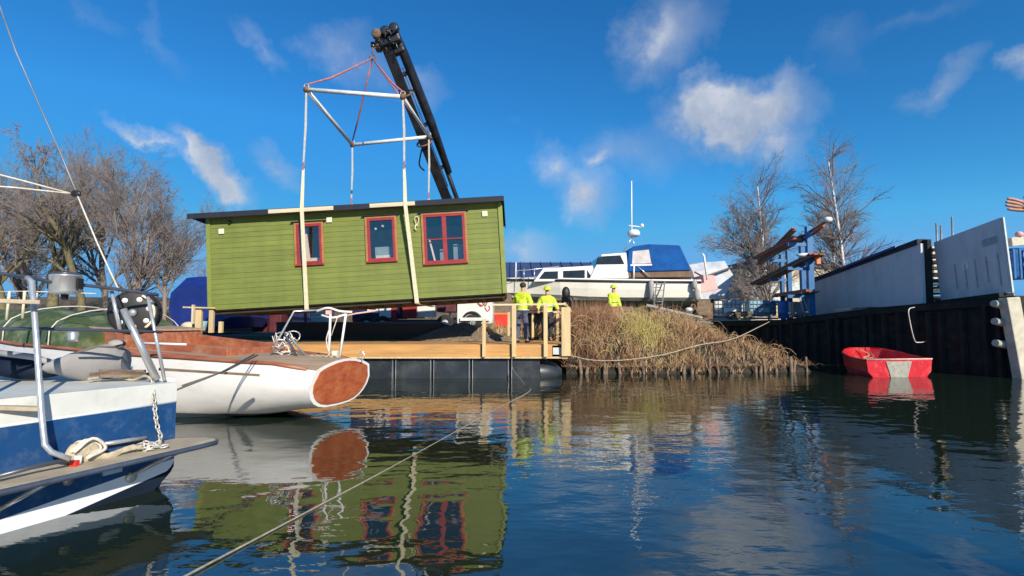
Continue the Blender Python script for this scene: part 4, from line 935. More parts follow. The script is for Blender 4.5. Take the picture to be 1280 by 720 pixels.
# ------------------------------------------------------------------ quay on the right
Q = [(10.25, 27.2, 1.62), (11.9, 22.6, 1.72), (13.35, 19.0, 2.15), (14.95, 15.2, 2.42), (24, 15.0, 2.42)]
qy = thing('quay', 'tall dark timber and stone quay rising from the water on the right', 'quay', (13, 20, 0))
mb = MB(); n = len(Q)
tp = [V(q) for q in Q]; bt = [V((q[0], q[1], -.8)) for q in Q]; bk = [V((60, q[1] + (2 if i == 0 else 0), q[2])) for i, q in enumerate(Q)]; bk[-1].y = 15.0; bk[-2].y = 17.0
mb.add(tp + bt, [(i, i + 1, n + i + 1, n + i) for i in range(n - 1)])
mb.add([tp[0], V((10.9, 29.5, 1.6)), bt[0], V((10.9, 29.5, -.8))], [(0, 1, 3, 2)])
mb.build('quay_wall', 'quaydark', qy, fix=False)
mb = MB(); mb.add(tp + bk, [(i, i + 1, n + i + 1, n + i) for i in range(n - 1)]); mb.add([tp[0], bk[0], V((60, 60, 1.4)), V((10.9, 60, 1.4))], [(0, 1, 2, 3)])
mb.build('quay_deck', 'quaytop', qy, fix=False)
mb = MB()
for (a, b) in zip(tp[:3], tp[1:4]):
    d = (b - a); L_ = d.length; k = 0; nn = V((d.y, -d.x, 0)).normalized()
    if nn.x > 0: nn = -nn
    while k < L_:
        p = a + d * k / L_ + nn * .07; mb.box((p.x - .07, p.y - .07, -.6), (p.x + .07, p.y + .07, p.z - .25 + random.uniform(-.1, .1))); k += random.uniform(.32, .7)
mb.build('piles', 'quaydark', qy)
mb = MB()
for (a, b) in zip(tp[:3], tp[1:4]): mb.beam(a + V((-.05, 0, -.16)), b + V((-.05, 0, -.16)), .16, .18)
mb.build('capping_beam', 'quaydark', qy)
for i in range(12):    # loose boards along the edge
    t_ = random.random() * .9; p = lerp(tp[0], tp[2], t_) + V((.25, 0, .05)); d = V((random.uniform(-.3, .5), random.uniform(-1, -.4), 0)).normalized() * random.uniform(.5, 1.2)
    MB().beam(p, p + d + V((0, 0, .03)), .1, .04).build('loose_board', random.choice(['plank', 'quaytop', 'batten']), qy)
# fender pile and stub ends at the right edge
fp = thing('fender_pile', 'pale timber fender pile leaning outward at the right end of the quay', 'pile', (15.0, 15.0, 0))
pa = at(1261, 372, 15.15); pb = at(1280, 470, 15.0)
MB().beam(V((pb.x + .05, pb.y, -.5)) , pa, .4, .3).build('pile', 'paleconc', fp, bevel=.03)
for i, (px, py, ln) in enumerate(((1250, 382, .42), (1251, 404, .40), (1252, 431, .42))):
    p = at(px, py, 15.35); mb = MB(); mb.tube([p + V((-.28, -.1, .06)), p + V((.0, -.02, .02)), p + V((.35, .1, -.03))], [.10, .115, .12], 10)
    tag(mb.build('log_end', 'paleconc'), ('pale sawn log end, %s of the three beside the fender pile' % ('topmost', 'middle', 'lowest')[i]), 'log', 'log ends by the fender pile')
# hanging hook pipe
t = MB(); t.tube(cat_curve([at(1143, 384, 16.9), at(1136, 387, 16.8), at(1137, 400, 16.8), at(1143, 425, 16.8), at(1149, 428, 16.8), at(1157, 427, 16.9)], 5), .018, 6)
tag(t.build('mooring_hoop', 'chain'), 'thin bent steel pipe hanging down the dark quay above the red boat', 'pipe')
# big grey panels
def panel(pts, th, m='panel'):
    a, b, c, d = pts   # bl, br, tr, tl
    n_ = (b - a).cross(d - a).normalized(); n_ = n_ if n_.y > 0 else -n_
    return MB().prism(pts, n_ * th), n_
P1 = [at(1012, 397, 26.5), at(1158, 379, 18.0), at(1155, 304, 18.0), at(1008, 356, 26.5)]
t = thing('wall_panel', 'long grey concrete panel standing on the quay behind the blue rack', 'panel', P1[0], 'large grey panels standing on the quay')
mb, nn = panel(P1, .12); mb.build('face', 'panel', t, bevel=.01)
MB().beam(P1[3] + V((0, .1, .05)), P1[2] + V((0, .1, .07)), .3, .2).build('top_cap', 'roofblack', t)
MB().beam(P1[1] + V((.09, 0, 0)), P1[2] + V((.09, 0, .12)), .14, .25).build('end_cap', 'quaydark', t)
MB().beam(lerp(P1[3], P1[2], .42) + V((-.05, 0, .12)), lerp(P1[3], P1[2], .86) + V((-.05, 0, .17)), .34, .1).build('tarpaulin_strip', 'bluetarp', t)
P2 = [at(1176, 376, 18.0), at(1262, 365, 15.7), at(1250, 272, 15.7), at(1167, 303, 18.0)]
t = thing('wall_panel', 'tall grey concrete panel with a small white sticker at the near end of the quay', 'panel', P2[0], 'large grey panels standing on the quay')
mb, nn = panel(P2, .12); mb.build('face', 'panel', t, bevel=.01)
MB().beam(P2[1] + V((.04, -.01, 0)), P2[2] + V((.04, -.01, 0)), .05, .14).build('edge_trim', 'ibcwhite', t)
nn = (P2[1] - P2[0]).cross(P2[3] - P2[0]).normalized(); nn = -nn if nn.x > 0 else nn
def onp(u, v, d=.004): return lerp(lerp(P2[0], P2[1], u), lerp(P2[3], P2[2], u), v) + nn * d
def patch(u0, v0, u1, v1, m, name): return MB().prism([onp(u0, v0), onp(u1, v0), onp(u1, v1), onp(u0, v1)], nn * .006).build(name, m, t)
patch(.40, .43, .49, .53, 'cloth_white', 'sticker')
for u in (.28, .43, .58, .74, .90):
    patch(u, .12 + random.uniform(-.05, .05), u + .022, .5 + random.uniform(-.08, .05), 'smudge', 'rust_streak')
patch(.72, .68, .93, .78, 'smudge', 'dirt_smudge'); patch(.86, .55, .89, .57, 'cloth_white', 'small_label')
# quay timbers under the panels
MB().beam(P1[0] + V((0, .1, -.13)), P1[1] + V((0, .1, -.13)), .5, .22).build('base_timber', 'quaydark', t)
MB().beam(P2[0] + V((0, .1, -.12)), P2[1] + V((0, .1, -.12)), .5, .2).build('base_timber', 'quaydark', t)
t = thing('board_stack', 'tall stack of dark boards with pale ends between the two grey panels', 'board stack', at(1165, 385, 19))
mb = MB(); mw = MB()
for k in range(20):
    z0 = 2.2 + k * .115; a = at(1160, 340, 19.3)
    (mw if k % 2 else mb).box((a.x + random.uniform(-.04, .04), 19.0 + random.uniform(0, .06), z0), (a.x + .45, 20.5, z0 + .05 + .02 * (k % 3)))
mb.build('dark_boards', 'quaydark', t); mw.build('spacers', 'batten', t)
for i, (px, y0, lb) in enumerate(((1171, 279, 'leftmost'), (1176.5, 282, 'middle, shortest'), (1190.5, 271, 'rightmost, tallest'))):
    p = at(px, 320, 19.5); q = at(px - .5, y0, 19.5); o = MB().tube([p + V((0, 0, -1.2)), q], .035, 7).build('scaffold_tube', 'galv')
    tag(o, 'thin grey tube rising behind the near panel, %s of the three' % lb, 'pole', 'tubes behind the near panel')
t = thing('storage_drums', 'blue ribbed plastic tank on the quay behind the near panel, at the right edge', 'tank', at(1270, 350, 16.2))
a = at(1261, 348, 16.6)
MB().lathe((a.x + .5, 17.0, a.z), [(.48, 0), (.5, .1), (.47, .2), (.5, .3), (.47, .45), (.5, .6), (.47, .75), (.5, .9), (.4, 1.0)], 20).build('tank', 'bluecont', t)
mb = MB()
for k in range(5): mb.box((a.x + .02 + k * .2, 16.42, a.z - .02), (a.x + .08 + k * .2, 16.47, a.z + .95))
mb.build('cage', 'rackblue', t)
MB().beam((a.x + .05, 16.6, a.z - .01), (a.x + .1, 16.6, 2.42), .06, .06).build('stand_leg', 'galv', t)
MB().beam((a.x + .9, 16.9, a.z), (a.x + .9, 16.9, 2.42), .1, .1).build('stand_leg', 'galv', t)
t = thing('timber_beam', 'thick pale timber beam end lying on top of the blue tank', 'beam', at(1270, 308, 16.3))
MB().beam(at(1259, 303, 16.2), at(1300, 299, 17.2), .26, .28).build('beam', 'paleconc', t, bevel=.02)
MB().ball(at(1274, 293, 16.3), .11, 10, (1, 1, .9)).build('knob', 'pink', t)

# blue cantilever rack
rk = thing('cantilever_rack', 'blue steel cantilever rack holding long planks on the quay', 'rack', at(1000, 398, 24))
for (px, y0, Y, w_) in ((1010.5, 283, 22.5, .26), (1001.5, 296, 23.4, .2), (985, 314, 25.2, .2), (976.5, 318, 26.0, .16)):
    a = at(px, y0, Y); MB().box((a.x - w_ / 2, Y - .1, 1.7), (a.x + w_ / 2, Y + .1, a.z)).build('post', 'rackblue', rk, bevel=.01)
for (px, py, Y) in ((1010, 306, 22.5), (1010, 336, 22.5), (985, 326, 25.2), (985, 350, 25.2), (1010, 371, 22.5), (985, 378, 25.2)):
    a = at(px, py, Y); MB().beam(a + V((-.9, .0, .02)), a + V((.2, .0, 0)), .1, .14).build('arm', 'rackblue', rk)
MB().beam(at(1010, 392, 22.4), at(985, 392, 25.2), .1, .1).build('base_rail', 'rackblue', rk)
MB().beam(at(1004, 372, 22.4), at(1012, 395, 22.4), .06, .06).beam(at(1006, 395, 22.4), at(1000, 372, 22.4), .05, .05).build('brace', 'galv', rk)
def bundle(p, q, n, w_, label, m2='redplank', mlist=('plank',)):
    t = thing('plank_bundle', label, 'planks', p, 'planks on the blue rack'); d = (q - p)
    for k in range(n):
        o = V((random.uniform(-w_, w_), 0, random.uniform(0, .12) + .05 * (k // 3))); a = random.uniform(-.03, .05); b = random.uniform(-.06, .03)
        MB().beam(p + d * a + o, q + d * b + o, random.uniform(.1, .2), random.uniform(.05, .09)).build('plank', m2 if k % 4 == 1 else random.choice(mlist), t)
    return t
bundle(at(950, 326, 29.0), at(1003, 300, 22.6), 9, .38, 'long dark planks on the top arms of the blue rack')
tt = bundle(at(948, 332, 29), at(992, 288, 24), 3, .1, 'few thin poles lying above the top planks of the rack'); 
t = thing('mast', 'dark boat mast with a white fitting projecting past the top of the rack', 'mast', at(975, 312, 26))
MB().tube([at(950, 330, 28), at(1034, 276, 21.2)], .07, 7).build('spar', 'plank', t); MB().ball(at(1035, 274.5, 21.1), .15, 8, (1.2, 1, .8)).build('white_fitting', 'cloth_white', t)
MB().tube([at(1012, 296, 22.8), at(1030, 282, 21.6)], .06, 6).build('red_wrap', 'redplank', t)
bundle(at(946, 358, 28.0), at(1022, 322, 21.8), 11, .3, 'thick pile of dark and red planks on the middle arms of the blue rack')
MB_ = MB().ball(at(1007, 319, 22.2), .2, 8, (2.2, 1, .5)); tag(MB_.build('white_bag', 'cloth_white'), 'crumpled white sack lying on the middle planks of the rack', 'sack')
o = MB().box(at(1021, 330, 21.9), at(1026, 319, 21.9) + V((0, .15, 0))).build('yellow_block', 'orange', bevel=.02); tag(o, 'small yellow orange block at the near end of the middle planks', 'block')
bundle(at(975, 372, 26.5), at(1016, 367, 22.0), 7, .5, 'dark boards on the lowest arms of the blue rack')
t = thing('grey_cabinet', 'grey metal cabinet standing under the lowest boards of the rack', 'cabinet', at(992, 398, 24))
a = at(988, 397, 24.2); b = at(1001, 377, 24.2); MB().box(a, b + V((0, .6, 0))).build('body', 'panel', t, bevel=.02); MB().box(lerp(a, b, .1) - V((0, .2, 0)), V((b.x - .05, a.y + .0, b.z - .05))).build('door', 'greybag', t)

mb = MB(); rg = []
for k in range(90):
    x = -130 + k * 2.4; h = 3.3 + 1.1 * mnoise.noise(V((x * .12, 0, 0)))
    rg.append([V((x, 60 - 4, 1.0)), V((x, 58.5, 1.1 + h * .7)), V((x, 61, 1.1 + h)), V((x, 64, 1.1 + h * .8)), V((x, 68, 1.0))])
mb.loft(rg, closed=False, cap=False); tag(mb.build('hills', 'hedge', fix=False), kind='structure')
# clutter on the quay and in the yard
def barrel(px, py, Y, r_, h, m, label):
    c = at(px, py, Y); t = thing('barrel', label, 'barrel', c); MB().lathe(c, [(r_ * .95, 0), (r_, .03), (r_ * .98, h * .33), (r_ * 1.03, h * .36), (r_ * .98, h * .39), (r_ * .98, h * .64), (r_ * 1.03, h * .67), (r_ * .98, h * .7), (r_, h - .03), (r_ * .95, h)], 18).build('drum', m, t)
    MB().lathe(c + V((r_ * .5, 0, h)), [(.04, 0), (.04, .03)], 10).build('bung', 'black', t)
barrel(981, 398.5, 24.6, .28, .85, 'bluecont', 'blue plastic barrel standing at the foot of the blue rack')
barrel(884, 399, 25.2, .27, .8, 'rusty', 'rusty steel barrel between the yacht stern and the caged containers')
for i, (px, Y, lb) in enumerate(((876, 24.4, 'stack of grey pallets under the tarpaulined boat beside the rusty barrel'), (932, 25.4, 'stack of grey pallets on the quay edge between the two caged containers'))):
    c = at(px, 400, Y); c.z = 1.13 if i == 0 else 1.72; t = thing('pallet_stack', lb, 'pallets', c)
    for k in range(5 if i == 0 else 3):
        mb = MB(); z0 = c.z + k * .145; o_ = random.uniform(-.06, .06)
        for q in range(3): mb.box((c.x - .45 + o_, c.y + q * .5, z0), (c.x + .45 + o_, c.y + q * .5 + .1, z0 + .095))
        for q in range(5): mb.box((c.x - .45 + o_ + q * .2, c.y, z0 + .098), (c.x - .35 + o_ + q * .2, c.y + 1.1, z0 + .12))
        mb.build('pallet', 'quaytop' if k % 2 else 'plank', t)
t = thing('timber_heap', 'heap of weathered planks and poles lying under the yacht stern', 'timber heap', at(850, 398, 23))
for k in range(14):
    p = at(random.uniform(800, 882), random.uniform(392, 402), random.uniform(21.5, 23)); d = V((random.uniform(-1, 1), random.uniform(-.4, .4), random.uniform(-.15, .25))).normalized() * random.uniform(.5, 1.3)
    MB().beam(p - d, p + d, random.uniform(.05, .16), .04).build('plank', random.choice(['plank', 'galv', 'quaytop', 'post']), t)
t = thing('tarped_boat', 'low boat hull under a dark grey cover behind the bow of the motor yacht', 'covered boat', at(690, 395, 30))
tarp([(640, 372), (643, 352), (660, 345), (700, 341), (736, 346), (744, 372)], 28.5, 31.0, 'greybag', 'cover', t, 9)
MB().prism([at(640, 372, 28.7), at(744, 372, 28.7), at(735, 392, 28.7), at(652, 392, 28.7)], (0, 2.0, 0)).build('hull', 'darkred', t, bevel=.04)
MB().box((at(660, 390, 29).x, 29, 1.1), (at(725, 390, 29).x, 30.2, at(690, 391, 29).z)).build('cradle', 'plank', t)
t = thing('trestle', 'rusty red steel trestle standing in the shade left of the white crates', 'trestle', at(372, 414, 20.8))
for px in (364, 383): MB().beam(at(px, 414, 20.8), at(px - 2, 386, 20.8), .08, .08).build('leg', 'darkred', t)
MB().beam(at(360, 386, 20.8), at(386, 386, 20.8), .1, .1).build('top', 'darkred', t)
t = thing('ladder', 'grey aluminium ladder leaning on the motor yacht hull', 'ladder', at(825, 402, 22.6))
for dx in (-.18, .18): MB().beam(at(820, 403, 22.3) + V((dx, 0, 0)), at(826, 352, 22.85) + V((dx, 0, 0)), .04, .05).build('rail', 'galv', t)
mb = MB()
for k in range(7): a = lerp(at(820, 403, 22.3), at(826, 352, 22.85), (k + .5) / 7); mb.tube([a + V((-.18, 0, 0)), a + V((.18, 0, 0))], .015, 5)
mb.build('rungs', 'galv', t)
# ------------------------------------------------------------------ buildings in the background
t = thing('beige_building', 'long low beige building behind the rack and bare trees', 'building', (28, 50, 1.12))
a = at(925, 398, 48); b = at(1120, 334, 48)
MB().box((a.x, 48, 1.1), (b.x, 60, b.z)).build('wall', 'beige', t)
MB().box((a.x - .3, 47.7, b.z), (b.x + .3, 60.3, b.z + .35)).build('roof', 'navyroof', t)
for x0, x1, y0, y1, m in ((938, 976, 354, 380, 'ibcwhite'), (985, 1000, 352, 368, 'ibcwhite'), (930, 978, 351, 353.5, 'plank')):
    p = at(x0, y1, 47.95); q = at(x1, y0, 47.95); MB().box((p.x, 47.94, p.z), (q.x, 47.99, q.z)).build('garage_door' if y1 > 375 else ('window' if x0 > 980 else 'awning'), m, t)
t = thing('boat_shed', 'long low shed with a navy metal roof behind the motor yacht', 'building', (5, 42, 1.12))
a = at(600, 345, 40); b = at(745, 318, 40)
pl_, pr_ = at(595, 347, 40), at(790, 343, 40)
MB().box((pl_.x, 40, 1.1), (pr_.x, 52, pl_.z)).build('wall', 'plank', t)
zr = at(630, 327, 46).z
MB().prism([(pl_.x - .3, 39.6, pl_.z - .1), (pl_.x - .3, 46, at(600, 328, 46).z), (pl_.x - .3, 52.4, pl_.z)], (pr_.x - pl_.x + .6, 0, 0)).build('roof', 'navyroof', t)
mb = MB(); k = pl_.x
while k < pr_.x: mb.beam((k, 39.65, pl_.z + .0), (k, 45.95, at(600, 328, 46).z + .06), .05, .05); k += .9
mb.build('roof_seams', 'navyroof', t)
# blue tarped boat left of the cabin
t = thing('tarped_boat', 'boat standing on land under a deep blue tarpaulin left of the hanging cabin', 'covered boat', at(235, 400, 21))
tarp([(210, 378), (213, 352), (222, 343), (240, 340), (262, 340), (274, 348), (278, 395), (268, 410), (240, 412), (216, 405)], 20.5, 24.5, 'bluetarp', 'tarpaulin', t, 4)
MB().box(at(216, 414, 20.9), at(274, 395, 20.9) + V((0, 2.5, 0))).build('cradle', 'black', t)
# far hedge and houses on the left
hr = []
mb = MB()
for k in range(1100):
    x = random.uniform(-110, -20); y = random.uniform(58, 72); h = random.uniform(1.2, 3.2)
    blades(mb, x, y, 1.1, 8, (1.0, 1.0), h, .5, .05, curl=.5)
for k in range(700):
    x = random.uniform(-25, 75); y = random.uniform(56, 66)
    blades(mb, x, y, 1.1, 8, (.9, .9), random.uniform(1.5, 3.4), .5, .05, curl=.5)
tag(mb.build('far_hedge', 'hedge', loc=V((-60, 65, 1)), fix=False), 'low brown hedge of bare bushes far away along the horizon', 'hedge', kind='stuff')
for i, (x, y, w_, h, lb) in enumerate(((-52, 78, 12, 4.5, 'small pale house far behind the left trees, the left one'), (-34, 76, 9, 3.6, 'small pale house far behind the left trees, beside the blue tarpaulin'))):
    t = thing('house', lb, 'house', (x, y, 1.12), 'far houses on the left')
    MB().box((x, y, 1.1), (x + w_, y + 7, 1.1 + h * .6)).build('wall', 'beige', t)
    MB().prism([(x - .4, y - .4, 1.1 + h * .6), (x - .4, y + 3.5, 1.1 + h), (x - .4, y + 7.4, 1.1 + h * .6)], (w_ + .8, 0, 0)).build('roof', 'plank', t)
    for k in range(3): MB().box((x + 1.5 + k * w_ / 3.4, y - .04, 2.1), (x + 2.5 + k * w_ / 3.4, y - .005, 3.0)).build('window', 'darkglass', t)

# ------------------------------------------------------------------ bare trees
def grow(trunk, crown, p, d, ln, r, lvl, maxl, par):
    nseg = 4 if lvl < 2 else 3; pts = [p]; rs = [r]; dd = d.copy()
    for i in range(nseg):
        dd = (dd + V((random.gauss(0, 1), random.gauss(0, 1), random.gauss(0, .6))) * (par.get('wob0', par['wob']) if lvl == 0 else par['wob']) + V((0, 0, par['grav'] if lvl >= par.get('gl', 2) else par['up']))).normalized()
        pts.append(pts[-1] + dd * ln / nseg); rs.append(r * (1 - (i + 1) / nseg * .5))
    tgt = trunk if lvl <= par.get('tl', 1) else crown
    sides = 8 if lvl == 0 else (5 if lvl <= 2 else 3)
    tgt.tube(pts, rs, sides, cap=False)
    if lvl >= maxl: return
    nb = par['nb'][min(lvl, len(par['nb']) - 1)]
    for k in range(nb):
        t = random.uniform(par['t0'][min(lvl, len(par['t0']) - 1)], 1.0) if k < nb - 1 else 1.0; j = min(int(t * nseg), nseg - 1); q = pts[j].lerp(pts[j + 1], t * nseg - j)
        base = (pts[j + 1] - pts[j]).normalized(); a = random.uniform(0, 2 * math.pi); sp = par['sp'][min(lvl, len(par['sp']) - 1)] * random.uniform(.6, 1.2)
        s_ = base.cross(V((math.cos(a), math.sin(a), .3))).normalized(); nd = (base * math.cos(sp) + s_ * math.sin(sp)).normalized()
        rr = max(rs[j] * random.uniform(.45, .7) * (1 - .35 * t), par['rmin']); f = par['lf'][min(lvl, len(par['lf']) - 1)] * random.uniform(.7, 1.15) * (1 - .3 * t)
        grow(trunk, crown, q, nd, ln * f, rr, lvl + 1, maxl, par)
def tree(name, label, x, y, h, r, par, maxl, tm, cm_, group=None, z=1.1, lean=(0, 0), seed=1):
    random.seed(seed); t = thing(name, label, 'tree', (x, y, z), group); tk = MB(); cr = MB()
    grow(tk, cr, V((x, y, z - .1)), V((lean[0], lean[1], 1)).normalized(), h, r, 0, maxl, par)
    tk.build('trunk', tm, t, fix=False); cr.build('crown', cm_, t, fix=False); return t
OAK = dict(wob=.15, grav=.0, up=.05, nb=[9, 7, 6, 5, 5], t0=[.30, .2, .15, .1], sp=[.75, .7, .7, .75, .7], lf=[.62, .64, .62, .6, .6], rmin=.009)
BUSHY = dict(wob=.13, grav=.03, up=.05, nb=[15, 9, 7, 6, 4], t0=[.06, .12, .1, .1], sp=[.65, .6, .65, .65, .65], lf=[.78, .6, .58, .58, .58], rmin=.0085)
ROUND = dict(wob=.14, grav=.02, up=.03, nb=[28, 9, 7, 5, 4], t0=[.08, .12, .1, .1], sp=[.85, .65, .65, .65, .65], lf=[.50, .6, .6, .58, .58], rmin=.010)
BIRCH = dict(wob=.09, wob0=.012, grav=-.015, up=.03, nb=[46, 9, 7, 4], t0=[.22, .12, .1, .1], sp=[.9, .65, .65, .6], lf=[.30, .55, .55, .55], rmin=.007, tl=0, gl=2)
def tx(px, Y): return (px - 640) / 640 * Y
tree('bare_tree', 'large bare tree with mossy trunk at the far left edge of the photo', tx(6, 36), 36, 8.6, .32, OAK, 5, 'bark_moss', 'twig', 'bare trees on the left shore', seed=11)
tree('bare_tree', 'bare tree with thick ivy brown trunk behind the steel barbecue', tx(66, 35), 35, 8.8, .36, OAK, 5, 'bark_moss', 'twig', 'bare trees on the left shore', seed=25, lean=(.02, 0))
tree('bare_tree', 'broad bare tree with a leaning limb right of the rigging block', tx(104, 34), 34, 8.4, .26, OAK, 5, 'bark_moss', 'twigred', 'bare trees on the left shore', seed=33, lean=(.2, 0))
tree('bare_tree', 'round bushy bare tree with reddish twigs just left of the hanging cabin', tx(166, 33), 33, 6.8, .20, BUSHY, 4, 'twig', 'twigred', 'bare trees on the left shore', seed=41)
tree('bare_tree', 'smaller bare tree with fine reddish twigs behind the blue tarpaulin', tx(205, 34), 34, 5.4, .16, BUSHY, 4, 'twig', 'twigred', 'bare trees on the left shore', seed=52)
tree('bare_tree', 'tall twiggy bare tree set back between the two trees nearest the barbecue', tx(36, 43), 43, 9.5, .26, BUSHY, 4, 'twig', 'twigred', 'bare trees on the left shore', seed=101)
tree('bare_tree', 'tall fine twigged bare tree set back left of the round bushy one', tx(132, 41), 41, 9.6, .24, BUSHY, 4, 'twig', 'twig', 'bare trees on the left shore', seed=111)
tree('bare_tree', 'dense round bare tree growing behind the blue rack', tx(965, 42), 42, 8.6, .18, ROUND, 4, 'twig', 'twigred', 'bare trees on the right', seed=64)
tree('birch_tree', 'white stemmed birch rising out of the dense bare tree behind the rack', tx(962, 43), 43, 12.2, .14, BIRCH, 3, 'birch', 'twigred', 'birches', seed=71, lean=(-.04, 0))
tree('birch_tree', 'tallest white birch standing right of the rack', tx(1063, 40), 40, 13.4, .14, BIRCH, 3, 'birch', 'twigred', 'birches', seed=81, lean=(-.07, 0))
tree('birch_tree', 'thin white birch just left of the tallest one', tx(1050, 41), 41, 10.5, .11, BIRCH, 3, 'birch', 'twigred', 'birches', seed=91, lean=(-.06, 0))
random.seed(5)

# ------------------------------------------------------------------ red dinghy
rb = thing('rowing_boat', 'small red rowing boat with bare grey patch on its transom below the quay', 'boat', (11.4, 15.6, 0))
tl_, trr = at(1082, 451, 15.3), at(1164, 447, 15.6); bl_, brr = at(1084, 469, 15.3), at(1162, 469, 15.6)
bowp = at(1056, 438, 18.0)
c0 = (tl_ + trr) / 2; half = (trr - tl_).length / 2; ux = (trr - tl_).normalized(); ux.z = 0; ux.normalize(); fw = (V((bowp.x + .55, bowp.y, 0)) - V((c0.x, c0.y, 0))); Lb = fw.length; fw.normalize()
RX = frame(V((c0.x, c0.y, 0)), ux, fw)
def rsec(t):
    b = half * interp(t, [(0, 1), (.35, 1.05), (.7, .95), (.88, .7), (.96, .55), (1, .36)]); zs = .50 + .22 * t * t; kz = -.06 + .25 * max(0, t - .6) ** 1.5
    return b, zs, kz
ro = []; ri = []
for k in range(11):
    t = k / 10; b, zs, kz = rsec(t); y = t * Lb
    o_ = [(-b, y, zs), (-b * .96, y, lerp(kz, zs, .4)), (-b * .8, y, kz), (0, y, kz - .05), (b * .8, y, kz), (b * .96, y, lerp(kz, zs, .4)), (b, y, zs)]
    i_ = [(q[0] * .93, y, min(zs, q[2] + .06)) for q in o_]; i_[0] = (-b * .94, y, zs); i_[-1] = (b * .94, y, zs)
    ro.append([V(q) for q in o_ + list(reversed(i_))])
ro = [[V((p.x, p.y if k else p.y, p.z)) for p in r_] for k, r_ in enumerate(ro)]
MB(RX).loft(ro, smooth=False).build('hull', 'redboat', rb)
b, zs, kz = rsec(1); MB(RX).prism([(-b, Lb + .001, zs + .02), (-b * .9, Lb + .001, lerp(kz, zs, .4)), (-b * .5, Lb + .001, kz), (b * .5, Lb + .001, kz), (b * .9, Lb + .001, lerp(kz, zs, .4)), (b, Lb + .001, zs + .02)], (0, .05, 0)).build('bow_board', 'redboat', rb, bevel=.01)
b, zs, kz = rsec(0); tp_ = [(-b, -.05, zs + .02), (-b * .96, -.05, .16), (-b * .8, -.05, -.02), (0, -.05, -.08), (b * .8, -.05, -.02), (b * .96, -.05, .16), (b, -.05, zs + .02), (b * .35, -.05, zs), (-b * .35, -.05, zs)]
tn = MB(RX).prism(tp_, (0, .049, 0)).build('transom', 'redboat', rb, bevel=.01)
MB(RX).prism([(-b * .42, -.075, zs - .03), (b * .36, -.075, zs - .03), (b * .2, -.075, -.05), (-b * .28, -.075, -.05)], (0, .022, 0)).build('transom_patch', 'greypatch', tn)
for s in (-1, 1): MB(RX).tube([V((s * rsec(k / 10)[0], k / 10 * Lb, rsec(k / 10)[1] + .01)) for k in range(11)], .03, 6).build('gunwale', 'redboat', rb)
MB(RX).tube([(-b, -.05, zs + .03), (b, -.05, zs + .03)], .025, 6).build('transom_rim', 'pink', rb)
MB(RX).tube([(-.35, .3, .44), (-.2, 1.2, .46), (.1, 2.1, .62)], .022, 6).build('oar', 'post', rb)
MB(RX).tube(cat_curve([(-.1, Lb * .96, .7), (.2, Lb * .9, .5), (-.2, Lb * .8, .42), (.15, Lb * .75, .42)]), .014, 5).build('painter', 'rope', rb)
for y in (.25, .55): MB(RX).box((-rsec(y)[0] * .93, y * Lb - .12, .34), (rsec(y)[0] * .93, y * Lb + .12, .37)).build('seat', 'redboat', rb)

# ------------------------------------------------------------------ white sailing yacht (middle left)
th = R(20); SO = V((-2.98, 9.0, 0)); SX = frame(SO, (-math.cos(th), math.sin(th), 0), (-math.sin(th), -math.cos(th), 0))   # x fwd, y towards camera side
SX = frame(SO, (-math.cos(th), math.sin(th), 0), (-math.sin(th), -math.cos(th), 0), (0, 0, 1))
sb = thing('sailing_boat', 'white wooden sailing yacht with varnished mahogany transom moored left of the pontoon', 'boat', SO)
def sec(t):
    b = interp(t, [(0, .82), (1.2, 1.02), (2.6, 1.2), (4.5, 1.34), (6.5, 1.35), (9, 1.0), (10.5, .6), (11.8, .08)])
    zs = interp(t, [(0, .88), (.7, .98), (3, 1.08), (6, 1.2), (12, 1.5)])
    kz = interp(t, [(0, .22), (.6, .15), (1.6, -.02), (2.6, -.22), (4, -.45), (9, -.5), (11, -.1), (11.8, .5)])
    return b, zs, kz
def sring(t, rake=0.0):
    b, zs, kz = sec(t); r_ = []
    for k in range(15):
        a = math.pi * k / 14; cx = math.cos(a); sy = math.sin(a)
        e = .75 if t < 3 else .6
        zz = zs - (zs - kz) * (sy ** .72); tf = max(0, 1 - t / 2.6); yy = -b * math.copysign(abs(cx) ** (e * (1 - .12 * tf)), cx) * (1 - .15 * tf * max(0, 1 - (zs - zz) / .3) ** 1.5)
        r_.append(V((t - rake * (zz - .6) * max(0, 1 - t / .8), yy, zz)))
    return r_
ts = [0, .3, .7, 1.2, 1.8, 2.6, 3.4, 4.5, 5.5, 6.5, 8, 9, 10, 11, 11.8]
rings = [sring(t, .25) for t in ts]
mb = MB(SX); mb.loft(rings, closed=False, cap=False)
hull = mb.build('hull', 'sailhull', sb, fix=False)
R0 = rings[0]; eL, eR = R0[0], R0[-1]
R0 = R0 + [V((lerp(eR, eL, f).x - .04 * math.sin(f * math.pi), lerp(eR, eL, f).y, eL.z + .155 * math.sin(f * math.pi) ** .8)) for f in (.06, .15, .3, .45, .55, .7, .85, .94)]
mid = sum(R0, V()) / len(R0)
mb = MB(SX); mb.prism([lerp(mid, p, 1.0) + V((-.012, 0, 0)) for p in R0], (.02, 0, 0)); trm = mb.build('transom_rim', 'hullwhite', sb)
mb = MB(SX); mb.prism([V((lerp(mid, p, .9).x - .035, lerp(mid, p, .9).y, lerp(mid.z, p.z, .9))) for p in R0], (.022, 0, 0)); mb.build('transom', 'mahogany', sb, bevel=.008)
mb = MB(SX); dk = []
for t in ts:
    b, zs, kz = sec(t); dk.append([V((t - (.25 * (zs - .6) if t == 0 else .1 * (t < .6)), y * b * (1 - .15 * max(0, 1 - t / 2.6)), zs - .005 + (.06 + .09 * max(0, 1 - t / 1.6)) * (1 - y * y))) for y in (-1, -.85, -.6, -.3, 0, .3, .6, .85, 1)])
